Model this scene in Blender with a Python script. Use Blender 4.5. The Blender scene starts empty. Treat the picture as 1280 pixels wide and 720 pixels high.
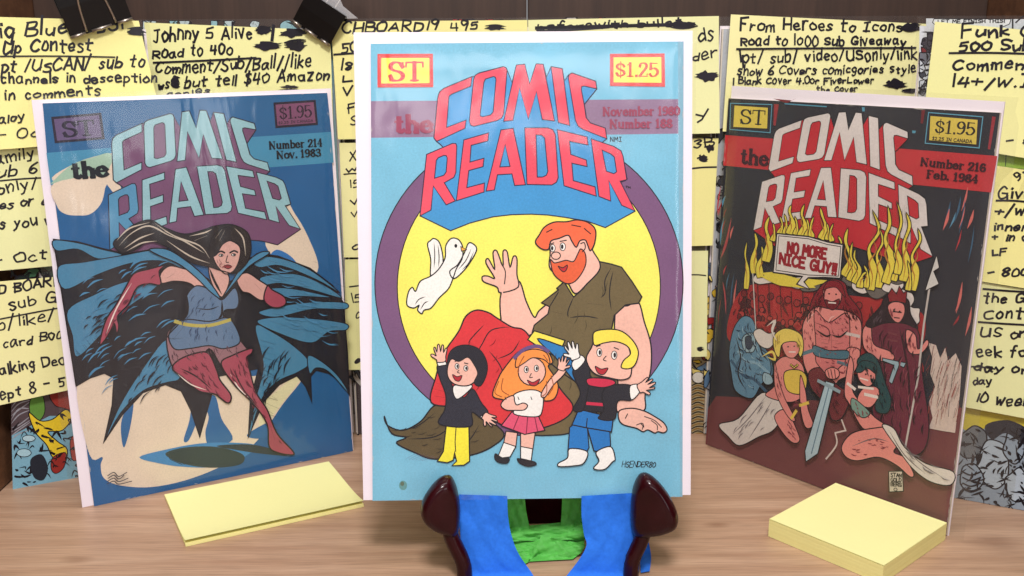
import bpy, bmesh, math, random
import numpy as np
from mathutils import Vector, Matrix
from mathutils.geometry import tessellate_polygon

scene = bpy.context.scene
COL = scene.collection
R = math.radians

# ------------------------------------------------------------------ camera
F_PX, PITCH, CAM_H, ROLL = 1294.2, 0.2572, 0.3147, -0.0049
fw = Vector((0, math.cos(PITCH), -math.sin(PITCH)))
up0 = Vector((0, math.sin(PITCH), math.cos(PITCH)))
rt0 = Vector((1, 0, 0))
rt = rt0 * math.cos(ROLL) + up0 * math.sin(ROLL)
up = up0 * math.cos(ROLL) - rt0 * math.sin(ROLL)
CAM = Vector((0, 0, CAM_H))
cd = bpy.data.cameras.new('camera')
cam = bpy.data.objects.new('camera', cd)
COL.objects.link(cam)
cam.matrix_world = Matrix(((rt.x, up.x, -fw.x, CAM.x), (rt.y, up.y, -fw.y, CAM.y), (rt.z, up.z, -fw.z, CAM.z), (0, 0, 0, 1)))
cd.sensor_width = 36.0
cd.lens = F_PX / 1280 * 36.0
cd.clip_start = 0.01
cd.clip_end = 50
scene.camera = cam

# ------------------------------------------------------------------ light
world = bpy.data.worlds.new('World')
scene.world = world
world.use_nodes = True
world.node_tree.nodes['Background'].inputs[0].default_value = (1.0, 0.97, 0.985, 1)
world.node_tree.nodes['Background'].inputs[1].default_value = 0.28

def area(name, loc, target, sx, sy, power, col):
    d = bpy.data.lights.new(name, 'AREA')
    d.shape = 'RECTANGLE'
    d.size, d.size_y, d.energy, d.color = sx, sy, power, col
    o = bpy.data.objects.new(name, d)
    COL.objects.link(o)
    o.location = loc
    o.rotation_euler = (Vector(target) - Vector(loc)).to_track_quat('-Z', 'Y').to_euler()
    return o
area('ceiling_or_sheen_lamp', (0.0, -0.20, 1.20), (0, 0.60, 0.08), 0.26, 0.20, 17, (1.0, 0.955, 0.95))
area('ceiling_or_sheen_lamp', (0.1, 0.30, 1.70), (0, 0.62, 0.0), 1.3, 0.35, 10.5, (1.0, 0.95, 0.93))
area('ceiling_or_sheen_lamp', (0.15, -1.7, 1.12), (0, 0.6, 0.2), 1.3, 0.35, 9, (1.0, 0.97, 0.96))  # not a ceiling fixture: added behind the camera for sheen on the middle bag
area('bag_glare_light', (0.95, -0.75, 0.42), (-0.2, 0.66, 0.16), 0.42, 0.55, 3.2, (0.96, 0.98, 1.0))  # added light, no known window: gives side glare on the left bag

scene.view_settings.view_transform = 'Standard'
scene.view_settings.look = 'None'
scene.view_settings.exposure = -0.13
scene.view_settings.gamma = 1.0
scene.view_settings.use_curve_mapping = False

# ------------------------------------------------------------------ materials
def lin(c):
    c = c / 255.0
    return c / 12.92 if c <= 0.04045 else ((c + 0.055) / 1.055) ** 2.4
def L3(rgb, k=1.0):
    return tuple(min(0.92, lin(c) * k) for c in rgb) + (1,)

class NT:
    def __init__(self, name):
        self.m = bpy.data.materials.new(name)
        self.m.use_nodes = True
        self.t = self.m.node_tree
        self.b = self.t.nodes['Principled BSDF']
    def n(self, kind, **kw):
        nd = self.t.nodes.new(kind)
        for k, v in kw.items():
            if isinstance(v, tuple) and k[0] == '_': pass
            setattr(nd, k, v)
        return nd
    def l(self, a, b): self.t.links.new(a, b)

def paper(name, rgb, rough=0.55, amt=0.07, k=1.0, spec=0.35, scale=55.0):
    """printed or plain paper: slight ink mottle and tooth"""
    s = NT(name)
    tc = s.n('ShaderNodeTexCoord')
    n1 = s.n('ShaderNodeTexNoise'); n1.inputs['Scale'].default_value = scale; n1.inputs['Detail'].default_value = 5
    n2 = s.n('ShaderNodeTexNoise'); n2.inputs['Scale'].default_value = 900; n2.inputs['Detail'].default_value = 2
    s.l(tc.outputs['Object'], n1.inputs['Vector']); s.l(tc.outputs['Object'], n2.inputs['Vector'])
    ad = s.n('ShaderNodeMath', operation='ADD'); s.l(n1.outputs['Fac'], ad.inputs[0]); s.l(n2.outputs['Fac'], ad.inputs[1])
    mr = s.n('ShaderNodeMapRange'); mr.inputs[1].default_value = 0.6; mr.inputs[2].default_value = 1.4
    mr.inputs[3].default_value = 1 - amt; mr.inputs[4].default_value = 1 + amt
    s.l(ad.outputs[0], mr.inputs[0])
    mx = s.n('ShaderNodeMix', data_type='RGBA', blend_type='MULTIPLY'); mx.inputs[0].default_value = 1
    mx.inputs[6].default_value = L3(rgb, k); s.l(mr.outputs[0], mx.inputs[7])
    s.l(mx.outputs[2], s.b.inputs['Base Color'])
    s.b.inputs['Roughness'].default_value = rough
    s.b.inputs['Specular IOR Level'].default_value = spec
    bp = s.n('ShaderNodeBump'); bp.inputs['Strength'].default_value = 0.04; bp.inputs['Distance'].default_value = 0.0004
    s.l(n2.outputs['Fac'], bp.inputs['Height']); s.l(bp.outputs[0], s.b.inputs['Normal'])
    return s.m

_inks = {}
def ink(rgb):
    if rgb not in _inks:
        dark = sum(rgb) < 160
        _inks[rgb] = paper('printed_ink', rgb, 0.6, 0.13 if not dark else 0.3, spec=0.2, scale=34)
    return _inks[rgb]

def wood(name, c1, c2, c3, sx, sy, sz, rough, knots=False):
    s = NT(name)
    tc = s.n('ShaderNodeTexCoord')
    mp = s.n('ShaderNodeMapping'); mp.inputs['Scale'].default_value = (sx, sy, sz)
    s.l(tc.outputs['Object'], mp.inputs['Vector'])
    n0 = s.n('ShaderNodeTexNoise'); n0.inputs['Scale'].default_value = 4.0; n0.inputs['Detail'].default_value = 3
    s.l(tc.outputs['Object'], n0.inputs['Vector'])
    vm = s.n('ShaderNodeVectorMath', operation='MULTIPLY_ADD')
    vm.inputs[1].default_value = (0.4, 1.6, 0.4)
    s.l(n0.outputs['Color'], vm.inputs[0]); s.l(mp.outputs[0], vm.inputs[2])
    n1 = s.n('ShaderNodeTexNoise'); n1.inputs['Scale'].default_value = 1.0; n1.inputs['Detail'].default_value = 7; n1.inputs['Roughness'].default_value = 0.62
    s.l(vm.outputs[0], n1.inputs['Vector'])
    cr = s.n('ShaderNodeValToRGB')
    e = cr.color_ramp.elements
    e[0].position, e[0].color = 0.32, L3(c1)
    e[1].position, e[1].color = 0.70, L3(c3)
    m = e.new(0.52); m.color = L3(c2)
    s.l(n1.outputs['Fac'], cr.inputs[0])
    mp2 = s.n('ShaderNodeMapping'); mp2.inputs['Scale'].default_value = (sx * 5, sy * 7, sz * 7)
    s.l(tc.outputs['Object'], mp2.inputs['Vector'])
    n2 = s.n('ShaderNodeTexNoise'); n2.inputs['Scale'].default_value = 1.0; n2.inputs['Detail'].default_value = 4
    s.l(mp2.outputs[0], n2.inputs['Vector'])
    mr = s.n('ShaderNodeMapRange'); mr.inputs[1].default_value = 0.3; mr.inputs[2].default_value = 0.6
    mr.inputs[3].default_value = 0.86; mr.inputs[4].default_value = 1.03
    s.l(n2.outputs['Fac'], mr.inputs[0])
    mx = s.n('ShaderNodeMix', data_type='RGBA', blend_type='MULTIPLY'); mx.inputs[0].default_value = 1
    s.l(cr.outputs[0], mx.inputs[6]); s.l(mr.outputs[0], mx.inputs[7])
    last = mx.outputs[2]
    if knots:
        mp3 = s.n('ShaderNodeMapping'); mp3.inputs['Scale'].default_value = (38, 950, 38); s.l(tc.outputs['Object'], mp3.inputs['Vector'])
        n3 = s.n('ShaderNodeTexNoise'); n3.inputs['Scale'].default_value = 1.0; n3.inputs['Detail'].default_value = 3; s.l(mp3.outputs[0], n3.inputs['Vector'])
        r3 = s.n('ShaderNodeMapRange'); r3.inputs[1].default_value = 0.36; r3.inputs[2].default_value = 0.5; r3.inputs[3].default_value = 0.84; r3.inputs[4].default_value = 1.0
        s.l(n3.outputs['Fac'], r3.inputs[0])
        x3 = s.n('ShaderNodeMix', data_type='RGBA', blend_type='MULTIPLY'); x3.inputs[0].default_value = 1
        s.l(last, x3.inputs[6]); s.l(r3.outputs[0], x3.inputs[7]); last = x3.outputs[2]
        for kx, ky, kr in ((0.297, 0.576, 0.011), (-0.262, 0.56, 0.006), (0.13, 0.60, 0.005)):
            sb = s.n('ShaderNodeVectorMath', operation='SUBTRACT'); sb.inputs[1].default_value = (kx, ky, 0)
            s.l(tc.outputs['Object'], sb.inputs[0])
            ml = s.n('ShaderNodeVectorMath', operation='MULTIPLY'); ml.inputs[1].default_value = (0.5, 1, 0)
            s.l(sb.outputs[0], ml.inputs[0])
            ln = s.n('ShaderNodeVectorMath', operation='LENGTH'); s.l(ml.outputs[0], ln.inputs[0])
            k = s.n('ShaderNodeMapRange'); k.inputs[1].default_value = kr * 0.2; k.inputs[2].default_value = kr
            k.inputs[3].default_value = 0.45; k.inputs[4].default_value = 0.0
            s.l(ln.outputs['Value'], k.inputs[0])
            mk = s.n('ShaderNodeMix', data_type='RGBA'); s.l(k.outputs[0], mk.inputs[0]); s.l(last, mk.inputs[6])
            mk.inputs[7].default_value = L3((112, 74, 50)); last = mk.outputs[2]
    s.l(last, s.b.inputs['Base Color'])
    s.b.inputs['Roughness'].default_value = rough
    bp = s.n('ShaderNodeBump'); bp.inputs['Strength'].default_value = 0.12; bp.inputs['Distance'].default_value = 0.0006
    s.l(n1.outputs['Fac'], bp.inputs['Height']); s.l(bp.outputs[0], s.b.inputs['Normal'])
    return s.m

def film(name, veil=0.03, rough=0.12, bump=0.25, tint=(1, 1, 1, 1), spec=1.0):
    """clear polypropylene: see-through with a soft sheen and fine wrinkles"""
    s = NT(name)
    t = s.t
    out = t.nodes['Material Output']
    t.nodes.remove(s.b)
    tr = s.n('ShaderNodeBsdfTransparent'); tr.inputs[0].default_value = tint
    gl = s.n('ShaderNodeBsdfGlossy'); gl.inputs['Roughness'].default_value = rough
    df = s.n('ShaderNodeBsdfDiffuse'); df.inputs[0].default_value = (0.8, 0.8, 0.82, 1)
    tc = s.n('ShaderNodeTexCoord')
    mp = s.n('ShaderNodeMapping'); mp.inputs['Scale'].default_value = (34, 34, 10); mp.inputs['Rotation'].default_value = (0, 0.7, 0)
    s.l(tc.outputs['Object'], mp.inputs['Vector'])
    n1 = s.n('ShaderNodeTexNoise'); n1.inputs['Scale'].default_value = 1.0; n1.inputs['Detail'].default_value = 2.5; n1.inputs['Distortion'].default_value = 0.8
    s.l(mp.outputs[0], n1.inputs['Vector'])
    bp = s.n('ShaderNodeBump'); bp.inputs['Strength'].default_value = bump; bp.inputs['Distance'].default_value = 0.0016
    s.l(n1.outputs['Fac'], bp.inputs['Height']); s.l(bp.outputs[0], gl.inputs['Normal'])
    fr = s.n('ShaderNodeLayerWeight'); fr.inputs['Blend'].default_value = 0.5          # the same from both sides of the film
    pw = s.n('ShaderNodeMath', operation='POWER'); pw.inputs[1].default_value = 5; s.l(fr.outputs['Facing'], pw.inputs[0])
    ml = s.n('ShaderNodeMath', operation='MULTIPLY_ADD'); ml.inputs[1].default_value = 0.8 * spec; ml.inputs[2].default_value = 0.045 * spec; s.l(pw.outputs[0], ml.inputs[0])
    m1 = s.n('ShaderNodeMixShader'); m1.inputs[0].default_value = veil
    s.l(tr.outputs[0], m1.inputs[1]); s.l(df.outputs[0], m1.inputs[2])
    m2 = s.n('ShaderNodeMixShader'); s.l(ml.outputs[0], m2.inputs[0]); s.l(m1.outputs[0], m2.inputs[1]); s.l(gl.outputs[0], m2.inputs[2])
    s.l(m2.outputs[0], out.inputs[0])
    return s.m

def simple(name, rgb, rough=0.4, metal=0.0, coat=0.0, spec=0.5, nz=0.0, nscale=120.0, bump=0.0):
    s = NT(name)
    s.b.inputs['Roughness'].default_value = rough
    s.b.inputs['Metallic'].default_value = metal
    s.b.inputs['Coat Weight'].default_value = coat
    s.b.inputs['Coat Roughness'].default_value = 0.08
    s.b.inputs['Specular IOR Level'].default_value = spec
    tc = s.n('ShaderNodeTexCoord')
    n1 = s.n('ShaderNodeTexNoise'); n1.inputs['Scale'].default_value = nscale; n1.inputs['Detail'].default_value = 5
    s.l(tc.outputs['Object'], n1.inputs['Vector'])
    mr = s.n('ShaderNodeMapRange'); mr.inputs[1].default_value = 0.3; mr.inputs[2].default_value = 0.7
    mr.inputs[3].default_value = 1 - nz; mr.inputs[4].default_value = 1 + nz
    s.l(n1.outputs['Fac'], mr.inputs[0])
    mx = s.n('ShaderNodeMix', data_type='RGBA', blend_type='MULTIPLY'); mx.inputs[0].default_value = 1
    mx.inputs[6].default_value = L3(rgb); s.l(mr.outputs[0], mx.inputs[7])
    s.l(mx.outputs[2], s.b.inputs['Base Color'])
    if bump:
        bp = s.n('ShaderNodeBump'); bp.inputs['Strength'].default_value = bump; bp.inputs['Distance'].default_value = 0.001
        s.l(n1.outputs['Fac'], bp.inputs['Height']); s.l(bp.outputs[0], s.b.inputs['Normal'])
    return s.m

M_TABLE = wood('table_wood', (166, 131, 106), (180, 146, 120), (191, 158, 132), 7, 120, 7, 0.42, True)
M_CAB = wood('cabinet_wood', (54, 37, 29), (63, 44, 34), (72, 51, 40), 90, 90, 4, 0.6)
M_SIDE = wood('side_wood', (88, 58, 40), (108, 73, 50), (124, 86, 60), 4, 70, 70, 0.5)
M_BOARD = paper('white_board', (240, 232, 242), 0.5, 0.015)
M_PAGES = paper('pulp_pages', (214, 205, 190), 0.8, 0.08)
M_NOTE = paper('yellow_note', (236, 234, 166), 0.75, 0.03, scale=14)
M_NOTES = [M_NOTE, paper('yellow_note', (238, 232, 156), 0.75, 0.03, scale=18), paper('yellow_note', (232, 233, 174), 0.75, 0.03, scale=11), paper('yellow_note', (240, 236, 172), 0.75, 0.03, scale=16)]
M_PADTOP = paper('yellow_pad', (238, 235, 166), 0.6, 0.02, scale=14)
M_MARK = simple('black_marker', (22, 18, 30), 0.45, nz=0.5, nscale=90)
M_BAG = film('plastic_bag', 0.008, 0.14, 1.0)
M_BAGDULL = film('plastic_bag_dull', 0.02, 0.22, 0.5, (0.97, 0.97, 0.95, 1))
M_FLAP = film('plastic_flap', 0.28, 0.25, 0.5)
M_CLIP = simple('black_steel', (10, 10, 12), 0.38, spec=0.35)
M_WIRE = simple('nickel_wire', (170, 160, 150), 0.28, metal=0.9)
M_EASEL = simple('mahogany_lacquer', (40, 3, 9), 0.35, coat=0.4, spec=0.08, nz=0.3, nscale=40)
M_BLUE = simple('blue_masking_tape', (42, 112, 216), 0.85, spec=0.2, nz=0.08, nscale=500, bump=0.2)
M_GREEN = simple('green_masking_tape', (92, 186, 80), 0.6, spec=0.3, nz=0.10, nscale=260, bump=0.25)
# ------------------------------------------------------------------ geometry helpers
def ray(x, y):
    return fw + rt * ((x - 640) / F_PX) - up * ((y - 360) / F_PX)
def ground(x, y, z=0.0):
    d = ray(x, y); return CAM + d * ((z - CAM.z) / d.z)
def at_depth(x, y, Y):
    d = ray(x, y); return CAM + d * (Y / d.y)

def link(name, me, parent=None):
    o = bpy.data.objects.new(name, me)
    COL.objects.link(o)
    if parent: o.parent = parent
    return o
def thing(name, label, cat, M=None, group=None):
    o = bpy.data.objects.new(name, None)
    COL.objects.link(o)
    o.empty_display_size = 0.02
    if M is not None: o.matrix_world = M
    o['label'] = label; o['category'] = cat
    if group: o['group'] = group
    return o
def mesh(name, verts, faces, mats, mi=None, parent=None, smooth=False):
    me = bpy.data.meshes.new(name)
    me.from_pydata([tuple(v) for v in verts], [], faces)
    for m in (mats if isinstance(mats, list) else [mats]): me.materials.append(m)
    if mi is not None: me.polygons.foreach_set('material_index', mi)
    if smooth: me.polygons.foreach_set('use_smooth', [True] * len(me.polygons))
    me.update()
    return link(name, me, parent)
def from_bm(name, bm, mat, parent=None, smooth=False):
    bmesh.ops.recalc_face_normals(bm, faces=bm.faces)
    me = bpy.data.meshes.new(name)
    bm.to_mesh(me); bm.free()
    me.materials.append(mat)
    if smooth: me.polygons.foreach_set('use_smooth', [True] * len(me.polygons))
    return link(name, me, parent)
def box(name, x0, x1, y0, y1, z0, z1, mat, parent=None, bev=0.0):
    bm = bmesh.new()
    bmesh.ops.create_cube(bm, size=1)
    for v in bm.verts:
        v.co = Vector((x0 + (v.co.x + .5) * (x1 - x0), y0 + (v.co.y + .5) * (y1 - y0), z0 + (v.co.z + .5) * (z1 - z0)))
    if bev: bmesh.ops.bevel(bm, geom=bm.edges[:], offset=bev, segments=2, profile=0.6, affect='EDGES')
    return from_bm(name, bm, mat, parent)
def cr(pts, closed=False, n=5):
    """Catmull-Rom through the points"""
    P = [tuple(p) for p in pts]; N = len(P); out = []
    if N < 3: return P
    rng = range(N) if closed else range(N - 1)
    for i in rng:
        if closed: a, b, c, d = P[i - 1], P[i], P[(i + 1) % N], P[(i + 2) % N]
        else: a, b, c, d = P[max(i - 1, 0)], P[i], P[i + 1], P[min(i + 2, N - 1)]
        for k in range(n):
            t = k / n
            out.append(tuple(0.5 * (2 * b[j] + (c[j] - a[j]) * t + (2 * a[j] - 5 * b[j] + 4 * c[j] - d[j]) * t * t + (3 * b[j] - a[j] - 3 * c[j] + d[j]) * t ** 3) for j in range(len(b))))
    if not closed: out.append(P[-1])
    return out
def tube(bm, pts, r, seg=8, cap=True):
    pts = [Vector(p) for p in pts]; rings = []
    ref = Vector((0.123, 0.37, 0.92))
    for i, p in enumerate(pts):
        d = (pts[min(i + 1, len(pts) - 1)] - pts[max(i - 1, 0)]).normalized()
        u = d.cross(ref).normalized(); v = d.cross(u)
        rr = r[i] if isinstance(r, (list, tuple)) else r
        rings.append([bm.verts.new(p + u * (rr * math.cos(2 * math.pi * k / seg)) + v * (rr * math.sin(2 * math.pi * k / seg))) for k in range(seg)])
    for a, b in zip(rings, rings[1:]):
        for k in range(seg): bm.faces.new((a[k], a[(k + 1) % seg], b[(k + 1) % seg], b[k]))
    if cap: bm.faces.new(rings[0]); bm.faces.new(rings[-1][::-1])
def homog(src, dst):
    A = []; b = []
    for (x, y), (u, v) in zip(src, dst):
        A.append([x, y, 1, 0, 0, 0, -u * x, -u * y]); b.append(u)
        A.append([0, 0, 0, x, y, 1, -v * x, -v * y]); b.append(v)
    h = np.append(np.linalg.lstsq(np.array(A, float), np.array(b, float), rcond=None)[0], 1).reshape(3, 3)
    def f(p):
        w = h @ np.array([p[0], p[1], 1.0]); return (w[0] / w[2], w[1] / w[2])
    return f

# ------------------------------------------------------------------ flat artwork: inked shapes printed layer on layer
BLACK = (26, 22, 28)
class Art:
    """collects flat ink shapes in a sheet's own plane; T maps traced points to the plane (x, z)"""
    DY = 3e-6
    def __init__(self, T, mm, y0, surf=None):
        self.T, self.mm, self.y, self.surf = T, mm, y0, surf     # mm: plane metres per traced unit
        self.v, self.f, self.mi, self.mats, self.idx = [], [], [], [], {}
        self.lk = 1.0                              # heavier pen for inked drawings
    def mat(self, c):
        m = c if isinstance(c, bpy.types.Material) else ink(tuple(c))
        if m.name not in self.idx: self.idx[m.name] = len(self.mats); self.mats.append(m)
        return self.idx[m.name]
    def put(self, x, z, y):
        if self.surf: return self.surf(x, z, y)
        return (x, y, z)
    def poly(self, pts, c, smooth=False, out=0.0, oc=BLACK, holes=(), n=5):
        if smooth: pts = cr(pts, True, n)
        self.y -= self.DY
        loops = [[Vector((*self.T(p), 0)) for p in lp] for lp in [pts] + list(holes)]
        base = len(self.v); flat = [p for lp in loops for p in lp]
        self.v += [self.put(p.x, p.y, self.y) for p in flat]
        k = self.mat(c)
        for t in tessellate_polygon(loops):
            a, b, d = (flat[i] for i in t)
            s = (b.x - a.x) * (d.y - a.y) - (b.y - a.y) * (d.x - a.x)
            t = t if s > 0 else (t[0], t[2], t[1])
            self.f.append(tuple(base + i for i in t)); self.mi.append(k)
        if out:
            for lp in [pts] + list(holes): self.line(lp, out, oc, closed=True)
    def line(self, pts, w, c=BLACK, closed=False, smooth=False, taper=0.0, n=5, wf=None):
        if smooth: pts = cr(pts, closed, n)
        P = [self.T(p) for p in pts]; Q = []
        for p in P:
            if not Q or (abs(p[0] - Q[-1][0]) + abs(p[1] - Q[-1][1])) > 1e-6: Q.append(p)
        if closed and len(Q) > 2 and abs(Q[0][0] - Q[-1][0]) + abs(Q[0][1] - Q[-1][1]) < 1e-6: Q.pop()
        N = len(Q)
        if N < 2: return
        self.y -= self.DY
        h = w * self.mm / 2 * self.lk; base = len(self.v); k = self.mat(c); L = []
        for i in range(N):
            a = Q[i - 1] if (i or closed) else None
            b = Q[(i + 1) % N] if (i < N - 1 or closed) else None
            p = Q[i]; ds = []
            if a: d = (p[0] - a[0], p[1] - a[1]); l = math.hypot(*d); ds.append((d[0] / l, d[1] / l))
            if b: d = (b[0] - p[0], b[1] - p[1]); l = math.hypot(*d); ds.append((d[0] / l, d[1] / l))
            tx, ty = sum(d[0] for d in ds), sum(d[1] for d in ds); l = math.hypot(tx, ty)
            if l < 1e-6: tx, ty, l = -ds[0][1], ds[0][0], 1.0
            tx /= l; ty /= l
            m = 1.0
            if len(ds) == 2: m = min(1.7, 1 / max(0.3, tx * ds[0][0] + ty * ds[0][1]))
            hw = h * m
            if wf: hw *= wf(ds[-1] if len(ds) == 1 else ds[1], i, N)
            if taper and not closed:
                t = i / (N - 1); hw *= max(0.12, min(1.0, min(t, 1 - t) / taper)) if taper < 1 else max(0.1, 1 - t)
            ex = ez = 0.0
            if not closed and not taper and (i == 0 or i == N - 1):
                s = -1 if i == 0 else 1; ex, ez = s * tx * h * 0.7, s * ty * h * 0.7
            yy = self.y - i * self.DY * 0.02
            self.v.append(self.put(p[0] - ty * hw + ex, p[1] + tx * hw + ez, yy))
            self.v.append(self.put(p[0] + ty * hw + ex, p[1] - tx * hw + ez, yy))
        for i in range(N if closed else N - 1):
            j = (i + 1) % N
            self.f.append((base + 2 * i, base + 2 * i + 1, base + 2 * j + 1, base + 2 * j)); self.mi.append(k)
    def hatch(self, region, n, L, ang, w, c=BLACK, rnd=None, jit=16, bend=.12):
        """pen strokes inside a traced region"""
        rnd = rnd or random.Random(n); xs = [q[0] for q in region]; ys = [q[1] for q in region]; k = 0; N = len(region)
        def ins(x, y):
            o = False
            for i in range(N):
                (x1, y1), (x2, y2) = region[i - 1], region[i]
                if (y1 > y) != (y2 > y) and x < (x2 - x1) * (y - y1) / (y2 - y1) + x1: o = not o
            return o
        for _ in range(n * 12):
            if k >= n: break
            x, y = rnd.uniform(min(xs), max(xs)), rnd.uniform(min(ys), max(ys)); l = L * rnd.uniform(.5, 1.3); t = R(ang + rnd.uniform(-jit, jit))
            dx, dy = math.cos(t) * l, math.sin(t) * l
            if ins(x, y) and ins(x + dx, y + dy):
                self.line([(x, y), (x + dx * .5 - dy * bend, y + dy * .5 + dx * bend), (x + dx, y + dy)], w * rnd.uniform(.6, 1.3), c, smooth=True, taper=.4, n=3); k += 1
    def eye(self, x, y, rx, ry, lx=.2, ly=0):
        self.poly(ell(x, y, rx, ry, n=14), (240, 238, 232), out=.7); self.poly(ell(x + rx * lx, y + ry * ly, rx * .5, ry * .62, n=12), BLACK)
    def build(self, name, parent):
        if not self.f: return None
        return mesh(name, self.v, self.f, self.mats, self.mi, parent)
def ell(cx, cy, rx, ry, rot=0, n=20, a0=0, a1=360):
    c, s = math.cos(R(rot)), math.sin(R(rot)); o = []
    for i in range(n):
        t = R(a0 + (a1 - a0) * i / (n if a1 - a0 == 360 else n - 1))
        x, y = rx * math.cos(t), ry * math.sin(t)
        o.append((cx + x * c - y * s, cy + x * s + y * c))
    return o
def zz(x0, y0, s):
    """traced list of numbers from an enlarged view -> photo points"""
    def f(*a):
        if len(a) == 1 and isinstance(a[0], str): a = [float(q) for q in a[0].replace(',', ' ').split()]
        return [(x0 + a[i] / s, y0 + a[i + 1] / s) for i in range(0, len(a), 2)]
    return f

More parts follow.
